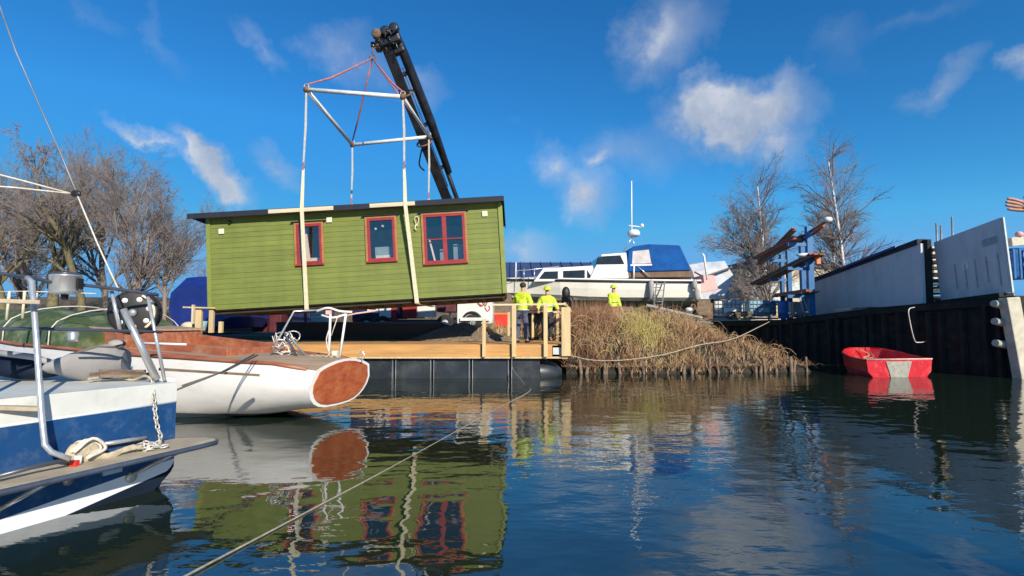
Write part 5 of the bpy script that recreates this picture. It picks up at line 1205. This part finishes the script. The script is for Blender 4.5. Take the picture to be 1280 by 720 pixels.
mb.loft(dk, closed=False, cap=False); mb.build('deck', 'teakgrey', sb, fix=False)
for s in (-1, 1):
    MB(SX).tube([V((t, s * (sec(t)[0] * (1 - .15 * max(0, 1 - t / 2.6))), sec(t)[1] + .01)) for t in [.1, .7, 1.2, 1.8, 2.6, 3.4, 4.5, 5.5, 6.5, 8, 9, 10, 11]], .035, 6).build('rubbing_strake', 'teak', sb)
# coaming, cabin trunk, hatches in varnished wood
def cobox(t0, t1, y0, y1, h0, h1, m, name, bev=.015):
    z0, z1 = sec(t0)[1], sec(t1)[1]
    return MB(SX).hexa([(t0, y0, z0), (t1, y0, z1), (t1, y1, z1), (t0, y1, z0), (t0, y0 - .0, z0 + h0), (t1, y0, z1 + h1), (t1, y1, z1 + h1), (t0, y1, z0 + h0)]).build(name, m, sb, bevel=bev)
cobox(1.9, 4.3, .62, .66, .16, .24, 'teak', 'cockpit_coaming'); cobox(1.9, 4.3, -.70, -.66, .18, .26, 'teak', 'cockpit_coaming'); cobox(1.88, 1.93, -.66, .62, .16, .16, 'teak', 'cockpit_coaming')
ct = cobox(4.32, 6.6, -.8, .8, .34, .38, 'teak', 'cabin_trunk', .03)
MB(SX).hexa([(4.28, -.84, sec(4.3)[1] + .345), (6.7, -.84, sec(6.7)[1] + .385), (6.7, .84, sec(6.7)[1] + .385), (4.28, .84, sec(4.3)[1] + .345), (4.28, -.84, sec(4.3)[1] + .385), (6.7, -.84, sec(6.7)[1] + .43), (6.7, .84, sec(6.7)[1] + .43), (4.28, .84, sec(4.3)[1] + .385)]).build('cabin_roof', 'teakgrey', ct, bevel=.01)
mb = MB(SX)
for k in range(9): mb.box((2.1 + k * .24, .6, sec(2.5)[1] + .02), (2.25 + k * .24, .615, sec(2.5)[1] + .10))
mb.build('vent_slots', 'black', sb)
cobox(2.0, 4.2, .9, 1.0, .03, .05, 'teak', 'deck_plank'); 
# pushpit frame with tangle, white uprights
def sp(px, py, Y): return at(px, py, Y)
fr = MB().tube([sp(339, 441, 9.2), sp(353, 415, 9.2), sp(367.5, 389, 9.2), sp(402, 387.5, 9.5)], .018, 7).build('stern_frame', 'chrome', sb)
MB().tube(cat_curve([sp(355, 415, 9.3), sp(368, 440, 9.1), sp(380, 466, 8.55)]), .022, 7).build('backstay_strut', 'navytube', sb)
MB().tube(cat_curve([sp(362, 420, 9.3), sp(378, 440, 9.1), sp(391, 453, 8.9)]), .02, 7).build('backstay_strut', 'galv', sb)
for (px, py, rr_, Y) in ((353, 423, .14, 9.3), (366, 421, .13, 9.35), (350, 430, .10, 9.2)):
    c = sp(px, py, Y); MB().tube([c + V((rr_ * math.cos(t), .03 * math.sin(2 * t), rr_ * .8 * math.sin(t))) for t in [k * math.pi / 8 for k in range(16)]], .011, 6, closed=True).build('ring', 'chrome', sb)
mb = MB()
for k in range(16):
    p = sp(random.uniform(340, 372), random.uniform(414, 442), 9.25); q = sp(random.uniform(340, 372), random.uniform(425, 444), 9.3); mb.tube([p, (p + q) / 2 + V((0, 0, -.04)), q], .009, 5)
mb.build('rope_tangle', 'ropewhite', sb)
for (a, b, Y) in (((411, 447), (413, 393), 9.3), ((424.5, 447), (432.5, 392), 9.4)):
    MB().tube([sp(*a, Y), sp(*b, Y)], .022, 7).build('davit_post', 'hullwhite', sb)
MB().tube(cat_curve([sp(411, 440, 9.28), sp(408, 425, 9.28), sp(412, 410, 9.28)]), .012, 5).tube([sp(414, 420, 9.3), sp(422, 396, 9.3)], .008, 5).build('lanyard', 'ropewhite', sb)
mb = MB(); mb.tube(cat_curve([sp(396, 389, 9.4), sp(410, 385, 9.3), sp(425, 389, 9.4), sp(440, 390, 9.5)]), .022, 6); mb.tube(cat_curve([sp(402, 394, 9.4), sp(416, 397, 9.3), sp(432, 393, 9.4)]), .02, 6); mb.build('outboard_rack', 'hullwhite', sb)
MB().box(sp(407, 393, 9.3), sp(415, 388, 9.35)).build('clamp_block', 'pink', sb)
MB().tube([sp(420, 398, 9.45), sp(444, 392, 9.5), sp(470, 388.5, 9.6)], .016, 6).build('paddle', 'pink', sb)
MB().box(sp(414, 449, 9.1), sp(424, 438, 9.25)).build('stern_bollard', 'vent', sb, bevel=.02)
MB().tube(cat_curve([sp(448, 447, 9.2), sp(452, 439, 9.2), sp(456, 446, 9.2), sp(452, 450, 9.2)]), .012, 5).build('cleat', 'chrome', sb)
mb = MB()
for k in range(5): 
    c = sp(389 + k * 7, 447.5, 9.05); mb.tube(cat_curve([c + V((-.07, 0, 0)), c + V((0, .03, .04)), c + V((.08, 0, 0))], 4), .014, 5)
mb.build('coiled_line', 'rope', sb)
for a, b in (((205, 431), (258, 436)),):
    MB().tube([sp(180, 429, 8.45), sp(233, 430.5, 8.5)], .02, 6).build('boat_hook', 'cloth_white', sb)
# green tarpaulin over the foredeck
pts_t = []
mb = MB(SX); rg = []
for k in range(16):
    t = 4.9 + k * .29; b = min(sec(t)[0], 1.3) * .98; zs = sec(t)[1]; hh = min(.66, .30 + k * .16) - .05 * (k % 3)
    rg.append([V((t, math.cos(a) * b, zs + .02 + math.sin(a) ** .7 * hh * (1 + .28 * mnoise.noise(V((t * 1.9, a * 3, 0)))))) for a in [j * math.pi / 12 for j in range(13)]])
mb.loft(rg, closed=False, cap=False); mb.add(rg[0], [tuple(range(13))]); gt = mb.build('tarpaulin', 'greentarp', sb, fix=False)
for t in (5.6, 7.2):
    b = sec(t)[0] * 1.0; MB(SX).tube([V((t + .1 * math.sin(3 * a), math.cos(a) * b * 1.0, sec(t)[1] + .04 + math.sin(a) ** .7 * .72)) for a in [j * math.pi / 12 for j in range(13)]], .012, 5).build('tie_line', 'ropewhite', gt)
for (a, b) in (((8, 400), (12, 364)), ((28, 398), (31, 364)), ((40, 396), (46, 366))):
    MB().tube([sp(*a, 9.0), sp(*b, 9.0)], .022, 6).build('stanchion', 'strap', sb)
MB().tube([sp(-20, 365, 9.0), sp(31, 364, 9.0), sp(120, 367, 9.1)], .008, 5).build('guard_wire', 'ropewhite', sb)
MB().lathe(sp(91, 427, 8.6), [(.09, 0), (.07, .05), (.085, .13), (.06, .17), (.03, .19)], 14).build('winch', 'potsteel', sb)
# mooring spar against the white hull and lines
o = MB().beam(at(200, 461.5, 6.5), at(323, 469, 7.7), .06, .035).build('gangplank', 'plank'); tag(o, 'thin dark plank held out from the blue boat past the white hull', 'plank')
for i, (a, b) in enumerate((((228, 482, 6.0), (322, 444, 8.3)), ((214, 490, 5.6), (318, 443, 8.3)))):
    p = at(*a); q = at(*b); o = MB().tube([p, lerp(p, q, .5) + V((0, 0, -.04)), q], .011, 6).build('mooring_line', 'ropedark')
    tag(o, 'dark mooring line from blue boat to white yacht deck, %s of the pair' % ('upper', 'lower')[i], 'rope', 'mooring lines between the two boats')
# clutter on pontoon left end
t = thing('paint_bucket', 'teal plastic bucket beside the pale posts at the left end of the pontoon', 'bucket', at(251, 415, 15.1))
c = at(251, 414, 15.2); MB().lathe(c, [(.13, 0), (.17, .3), (.15, .3)], 14).build('body', 'cloth_blue', t)
c = at(236, 413, 15.3); o = MB().ball(c + V((0, 0, .12)), .2, 10, (1.1, 1, .7)).build('pale_sack', 'batten'); tag(o, 'pale sack lying on the pontoon left of the teal bucket', 'sack')

# ------------------------------------------------------------------ blue boat (foreground left)
BT = V((-.42, -.907, 0)).normalized(); BF = V((-.907, .42, 0)).normalized(); BO = V((-3.53, 5.42, 0))
BX = frame(BO, BF, BT)      # x forward, y = along transom towards camera/left
bb = thing('blue_boat', 'blue and cream boat stern with teak swim platform and steel rails in the left foreground', 'boat', BO)
HB = 1.65
def bring(t):    # open hull section: returns points from far side corner around the bottom to near side
    b = HB * interp(t, [(0, 1), (2, 1.06), (5, 1.05), (8, .7), (10, .1)]); zs = 1.05 + .03 * t; r_ = []
    for k in range(17):
        a = math.pi * k / 16; cx = math.cos(a); sy = math.sin(a); e = .42
        r_.append(V((t, HB - b * math.copysign(abs(cx) ** e, cx), zs - (zs + .42) * (sy ** .55 if sy > 0 else 0))))
    return r_
# deck-level rail points start at side y=0 (k=0 is cx=+1 -> y = HB-b)
bts = [0, .6, 1.4, 2.4, 4, 6, 8, 10]
rings = [bring(t) for t in bts]
mb = MB(BX); mb.loft(rings, closed=False, cap=False); hull = mb.build('hull', 'bluehull', bb, fix=False)
# transom outline with a soft turn of the bilge
def tz(s):   # bottom of the transom at distance s from the corner
    s = min(s, 2 * HB - s); return interp(s, [(0, .24), (.05, .16), (.25, .0), (.7, -.16), (1.65, -.36)])
ss = [0, .03, .07, .15, .25, .4, .6, .85, 1.15, 1.5, 1.8, 2.2, 2.6, 2.9, 3.1, 3.22, 3.3]
def stripe(zlo, zhi, y0, m, name, par, th=.03):
    mb = MB(BX); top_ = [V((y0, s, zhi(s))) for s in ss]; low_ = [V((y0, s, zlo(s))) for s in ss]
    n = len(ss); f = [V((p.x - th, p.y, p.z)) for p in top_ + low_]
    mb.add(top_ + low_, [(i, i + 1, n + i + 1, n + i) for i in range(n - 1)]); mb.add(f, [(i, i + 1, n + i + 1, n + i) for i in range(n - 1)])
    mb.add(top_ + f[:n], [(i, i + 1, n + i + 1, n + i) for i in range(n - 1)]); mb.add(low_ + f[n:], [(i, i + 1, n + i + 1, n + i) for i in range(n - 1)])
    mb.add([top_[0], f[0], f[n], low_[0]], [(0, 1, 2, 3)])
    return mb.build(name, m, par)
sy_ = lambda s: .27 - .115 * min(s, 2 * HB - s) ; sl_ = lambda s: .17 - .185 * min(s, 2 * HB - s)
stripe(lambda s: .85, lambda s: 1.05 + .02 * math.sin(s / 3.3 * math.pi), 0, 'cream_deck', 'upper_transom', bb)
trn = stripe(lambda s: max(sy_(s), tz(s)), lambda s: .85, 0, 'bluehull', 'transom', bb)
stripe(lambda s: max(sl_(s), tz(s)), lambda s: max(sy_(s), tz(s) + .001), 0, 'stripewhite', 'boot_stripe', bb)
stripe(lambda s: tz(s) - .05, lambda s: max(sl_(s), tz(s) + .001), 0, 'antifoul', 'antifouling', bb)
# deck
mb = MB(BX); dk = []
for t in [-.03] + bts[1:]:
    r_ = bring(max(t, 0)); a = r_[0]; b = r_[-1]; dk.append([V((t, lerp(a.y, b.y, f), a.z + .022 * math.sin(f * math.pi) + .001)) for f in (0, .1, .3, .5, .7, .9, 1)])
mb.loft(dk, closed=False, cap=False); mb.build('deck', 'cream_deck', bb, fix=False)
MB(BX).tube([V((t, bring(t)[0].y, bring(t)[0].z + .01)) for t in bts], .035, 6).build('gunwale', 'cream_deck', bb)
MB(BX).tube([V((-.025, s, .85)) for s in (0, 1, 2, 3.3)], .012, 6).build('cove_line', 'stripewhite', trn)
# swim platform
plat = MB(BX); PZ = .45
outer = [(-.035, -.02), (-.14, -.10), (-.28, -.17), (-.42, -.18), (-.50, -.12), (-.52, .05), (-.52, .6), (-.52, 1.65), (-.52, 2.7), (-.5, 3.5), (-.035, 3.5)]
plat.prism([(x, y, PZ - .02) for x, y in outer], (0, 0, .045)); pf = plat.build('swim_platform', 'greyplatform', bb, bevel=.012)
MB(BX).tube([(x - .0, y, PZ - .0) for x, y in outer[:-1]], .025, 8).build('platform_rim', 'bluerim', pf)
for s0 in (.28, 1.28, 2.3):
    MB(BX).tube([(-.44, s0 - .04, PZ - .03), (-.06, s0 + .12, .22 if s0 < 1 else .2)], .02, 8).build('platform_brace', 'chrome', bb)
    MB(BX).lathe((-.032, s0 + .13, .19), [(.05, 0), (.05, -.02), (.03, -.03)], 12, axis=(1, 0, 0)).build('brace_foot', 'chain', bb)
MB(BX).box((-.06, .5, .27), (-.031, .66, .33)).build('skin_fitting', 'chrome', bb); MB(BX).lathe((-.03, .92, .3), [(.04, 0), (.04, -.03)], 12, axis=(1, 0, 0)).build('exhaust_outlet', 'galv', bb)
# rails: top rail, mid rail, posts
def bp(px, py, Y): return at(px, py, Y)
tr_pts = [bp(198, 369, 5.38), bp(165, 364, 5.2), bp(128, 359, 4.98), bp(100, 356, 4.85), bp(60, 352, 4.65), bp(40, 347, 4.5), bp(0, 342, 4.35), bp(-80, 338, 4.0)]
MB().tube(tr_pts, .0165, 8).build('top_rail', 'navytube', bb)
MB().tube([bp(203, 415, 5.38), bp(128, 413, 5.0), bp(50, 411, 4.6), bp(0, 411, 4.35), bp(-80, 412, 4.0)], .0155, 8).build('mid_rail', 'navytube', bb)
for a, b in (((139, 361), (150, 413)), ((184, 367), (206, 476)), ((38, 346), (46, 430))):
    Y = lerp(4.6, 5.36, (a[0] - 38) / 150); MB().tube([bp(*a, Y), bp(*b, Y)], .017, 8).build('rail_post', 'chrome', bb)
# ladder
la = MB().tube([bp(34, 347, 4.40), bp(40, 352, 4.38), bp(46, 430, 4.3), bp(52, 520, 4.22), bp(56, 556, 4.18), bp(64, 565, 4.2), bp(88, 574, 4.28)], .022, 10).build('ladder_rail', 'chrome', bb)
MB().tube([bp(-40, 340, 4.1), bp(-34, 450, 4.0), bp(-30, 580, 3.9)], .022, 10).build('ladder_rail', 'chrome', bb)
for y, yy in ((378, 375), (511, 508)):
    MB().beam(bp(50, y, 4.3), bp(-36, yy, 4.02), .11, .035).build('ladder_step', 'greyplatform', bb, bevel=.006)
MB().tube([bp(88, 574, 4.3), bp(40, 584, 4.1), bp(-20, 600, 3.85)], .018, 8).build('platform_tube', 'navytube', bb)
MB().tube([bp(124, 556, 4.72), bp(182, 547, 5.1)], .02, 8).build('platform_tube', 'chrome', bb)
MB().tube([bp(154, 386, 5.15), bp(196, 475, 5.3)], [.030, .038], 12).build('flagpole_socket', 'potsteel', bb)
# line reel (black drum with holes)
rc = bp(166, 391, 5.45); rl_ = thing('line_reel', 'black drum reel with pale round holes clamped on the blue boat stern rail', 'reel', rc)
ax = V((-.35, 1, 0)).normalized()
MB().lathe(rc, [(.21, 0), (.235, .01), (.235, .03), (.15, .035), (.15, .12), (.235, .125), (.235, .15), (.21, .155)], 28, axis=ax).build('drum', 'black', rl_)
e1 = ax.cross(V((0, 0, 1))).normalized(); e2 = V((0, 0, 1))
for k in range(7):
    a = k * 2 * math.pi / 7 + .3; MB().lathe(rc - ax * .006 + (e1 * math.cos(a) + e2 * math.sin(a)) * .15, [(.027, 0), (.027, .012)], 14, axis=ax).build('hole', 'cloth_white', rl_)
MB().tube([rc - ax * .02 + (e1 * math.cos(a) + e2 * math.sin(a)) * .20 for a in [-.9 + .12 * k for k in range(18)]], .014, 6).build('webbing_edge', 'strap', rl_)
MB().lathe(rc - ax * .03, [(.03, 0), (.05, .03)], 14, axis=ax).build('hub', 'galv', rl_)
# barbecue
bc = bp(81, 368, 4.78); bq = thing('rail_barbecue', 'round stainless steel barbecue pot clamped to the blue boat top rail', 'barbecue', bc)
MB().lathe(bc + V((0, 0, .0)), [(.06, 0), (.112, .01), (.118, .03), (.118, .165), (.124, .17), (.124, .18), (.112, .185)], 24).build('pot', 'potsteel', bq)
MB().lathe(bc + V((0, 0, .186)), [(.115, 0), (.09, .02), (.03, .03), (.018, .032), (.018, .05), (.028, .055), (.0, .065)], 20).build('lid', 'navytube', bq)
MB().lathe(bc - V((0, 0, .05)), [(.025, 0), (.03, .048)], 10).build('clamp', 'black', bq)
for s in (-1, 1): MB().box(bc + V((s * .135 - .012, -.03, .05)), bc + V((s * .135 + .012, .03, .15))).build('handle', 'black', bq)
# grey canvas bundle on the deck
gb = thing('canvas_bundle', 'rolled grey canvas dinghy cover lying on the blue boat aft deck', 'canvas bundle', bp(110, 474, 5.6))
rg = []
for k in range(13):
    f = k / 12; c = lerp(bp(64, 458, 5.0), bp(158, 452, 5.75), f); h = .05 + .15 * (math.sin(min(f, .75) / .75 * math.pi / 2)) * (1 - max(0, f - .85) * 3)
    rg.append([c + V((-.15 * math.cos(a) * .5, .18 * math.cos(a), h * math.sin(a) + .02 * mnoise.noise(V((f * 6, a, 0))))) for a in [j * math.pi / 8 for j in range(16)]])
MB().loft(rg).build('roll', 'greybag', gb)
MB().tube([bp(95, 441, 5.05), bp(122, 433, 5.15), bp(142, 434, 5.3), bp(156, 430, 5.45)], .012, 6).build('seam', 'ropedark', gb)
MB().ball(bp(146, 430, 5.6), .07, 10, (1.3, 1, .7)).build('flap', 'greybag', gb)
dc = thing('folded_dinghy', 'dark folded inflatable lying behind the ladder on the blue boat deck', 'dinghy', bp(30, 480, 5.2))
rg = []
for k in range(9):
    f = k / 8; c = lerp(bp(-20, 455, 5.1), bp(78, 462, 5.2), f); r_ = .15 * math.sin(.4 + f * 2.3)
    rg.append([c + V((0, 1.2 * r_ * math.cos(a), r_ * .8 * math.sin(a))) for a in [j * math.pi / 8 for j in range(16)]])
MB().loft(rg).build('tube', 'antifoul', dc); MB().tube([bp(-10, 440, 4.95), bp(40, 446, 4.95), bp(70, 455, 5.0)], .03, 8).build('tube_edge', 'greybag', dc)
# wooden grate and rope on deck
t = thing('wooden_grate', 'small weathered wooden grate lying on the aft deck beside the chain', 'grate', bp(150, 470, 5.4))
mb = MB()
for k in range(5): p = lerp(bp(126, 467, 5.2), bp(180, 468, 5.5), k / 4); mb.beam(p + V((-.03, -.09, 0)), p + V((.03, .12, 0)), .03, .03)
mb.beam(bp(124, 464, 5.28), bp(182, 464, 5.58), .035, .03); mb.beam(bp(124, 470, 5.15), bp(182, 470, 5.45), .035, .03); mb.build('slats', 'plank', t)
o = MB().tube(cat_curve([bp(110, 474, 5.1), bp(140, 470, 5.3), bp(165, 475, 5.35), bp(182, 470, 5.3), bp(192, 478, 5.28), bp(186, 483, 5.24)]), .013, 6).build('deck_rope', 'rope'); tag(o, 'frayed rope lying on the aft deck at the blue boat corner', 'rope')
# chain
ch = MB(); path = cat_curve([bp(190, 474, 5.28), bp(191, 484, 5.22), bp(193, 505, 5.15), bp(196, 530, 5.08), bp(201, 549, 5.02), bp(192, 556, 4.95), bp(178, 552, 4.88), bp(186, 560, 4.86), bp(196, 557, 4.92)], 14)
acc = 0; last = path[0]; li = 0
for p in path[1:]:
    d = p - last
    if d.length >= .042:
        u = d.normalized(); s_ = u.cross(V((0, 1, 0)) if li % 2 else V((1, 0, 0))).normalized(); c = (p + last) / 2
        ch.tube([c + u * .034 * math.cos(a) + s_ * .019 * math.sin(a) for a in [k * math.pi / 5 for k in range(10)]], .0075, 5, closed=True); last = p; li += 1
for k in range(26):
    c = bp(random.uniform(172, 206), random.uniform(547, 560), random.uniform(4.86, 5.05)); c.z = .485 + random.uniform(0, .03); a0 = random.uniform(0, 3.1); u = V((math.cos(a0), math.sin(a0), random.uniform(-.3, .3))); s_ = V((-math.sin(a0), math.cos(a0), random.uniform(-.5, .5)))
    ch.tube([c + u * .034 * math.cos(a) + s_ * .019 * math.sin(a) for a in [k_ * math.pi / 5 for k_ in range(10)]], .0075, 5, closed=True)
tag(ch.build('anchor_chain', 'chain'), 'galvanised chain hanging from the deck and heaped on the swim platform', 'chain')
# crumpled cloth / rope bundle on platform
t = thing('rope_bundle', 'crumpled cream cloth and rope bundle on the swim platform', 'rope bundle', bp(110, 572, 4.5))
rg = []
for k in range(15):
    f = k / 14; c = lerp(bp(84, 560, 4.42), bp(178, 566, 4.84), f); c.z = .50 + .02 * math.sin(f * 9); r_ = (.075 * math.sin(min(1, f / .4) * math.pi) + .028) * (1.0 if f < .9 else .6)
    c.z += r_ * .5
    rg.append([c + V((.3 * r_ * math.cos(a), r_ * 1.0 * math.cos(a), r_ * math.sin(a))) * (1 + .25 * mnoise.noise(V((f * 7, a, 1)))) if False else c + V((.3 * r_ * math.cos(a), r_ * math.cos(a), r_ * math.sin(a) * (1 + .4 * mnoise.noise(V((f * 9, a * 1.5, 1)))))) for a in [j * math.pi / 7 for j in range(14)]])
MB().loft(rg).build('cloth', 'rope', t)
mb = MB()
for k in range(3): mb.tube(cat_curve([bp(84 + 4 * k, 566, 4.4), bp(100 + 8 * k, 552 - 2 * k, 4.52), bp(120 + 6 * k, 560, 4.62), bp(110, 572, 4.46)], 6), .014, 6)
mb.build('rope', 'ropewhite', t)
MB().tube([bp(98, 570, 4.42), bp(97, 580, 4.42)], .028, 8).build('white_fitting', 'cloth_white', t); MB().box(bp(86, 584, 4.36), bp(94, 576, 4.36) + V((.0, .05, 0))).build('red_tag', 'brightred', t, bevel=.006)
# backstay, block and boom lines
rg_ = thing('backstay', 'thin steel backstay running from top left down to the boat rail', 'rigging', bp(97, 244, 5.3))
MB().tube([bp(-30, -75, 5.6), bp(20, 65, 5.55), bp(75, 190, 5.4), bp(97, 244, 5.3)], .0075, 6).build('wire', 'galv', rg_)
MB().tube([bp(97, 245, 5.3), bp(122, 305, 5.2), bp(150, 366, 5.12)], .008, 6).build('tackle_line', 'ropewhite', rg_)
c = bp(95, 242, 5.3); MB().ball(c, .045, 10, (1.3, .5, .8)).build('block', 'black', rg_)
for a in ((-30, 211), (-30, 231)): MB().tube([bp(*a, 4.9), bp(20, lerp(a[1], 239, .45), 5.05), c + V((-.05, 0, 0))], .0085, 6).build('boom_line', 'ropewhite', rg_)

# ------------------------------------------------------------------ floating mooring rope
pts = [at(150, 760, 3.05), at(220, 718, 3.42), at(380, 640, 4.6), at(520, 566, 6.65), at(620, 512, 9.9), at(662, 490, 12.4), at(655, 478, 13.8), at(641, 462, 14.85), at(640, 446, 14.87)]
pts = [V((p.x, p.y, z_)) for p, z_ in zip(pts, (.02, .016, .008, -.003, .004, .004, .008, .3, .62))]
o = MB().tube(cat_curve(pts, 8), .0085, 6).build('mooring_rope', 'ropedull'); tag(o, 'long pale rope lying across the water from the pontoon to the bottom left', 'rope')
pts = [at(712, 444, 16.2), at(740, 450, 16.15), at(780, 450, 16.1), at(830, 443, 16.3), at(875, 431, 16.7), at(915, 424, 17.3), at(950, 408, 20), at(962, 402, 23)]
o = MB().tube(cat_curve(pts, 6), .014, 6).build('bank_rope', 'rope'); tag(o, 'pale rope strung across the brushy bank from the pontoon to the quay', 'rope')

# ------------------------------------------------------------------ person at the right edge, only the raised hand is in view
dk_ = thing('jetty', 'timber jetty just outside the right edge of the photo', 'jetty', (3.9, 2, 0))
MB().box((3.32, .6, .22), (5.4, 3.15, .36)).build('deck', 'plank', dk_); 
for x, y in ((3.45, .8), (5.2, .8), (3.5, 2.9), (5.2, 2.9)): MB().tube([(x, y, -.6), (x, y, .28)], .08, 8).build('pile', 'plank', dk_)
HX = at(1262, 246, 2.75)
person('person at the right edge of the photo pointing with an outstretched hand', (3.53, 2.97, .36), R(-80), {'curl': .1, 'vert': 1, 'larm': ((.22, -.36, 1.84), (.06, -.60, 1.945)), 'rarm': ((-.27, -.05, 1.15), (-.26, -.2, .92))}, 'navyjacket', 'darktrousers', 'hair', 1.0)
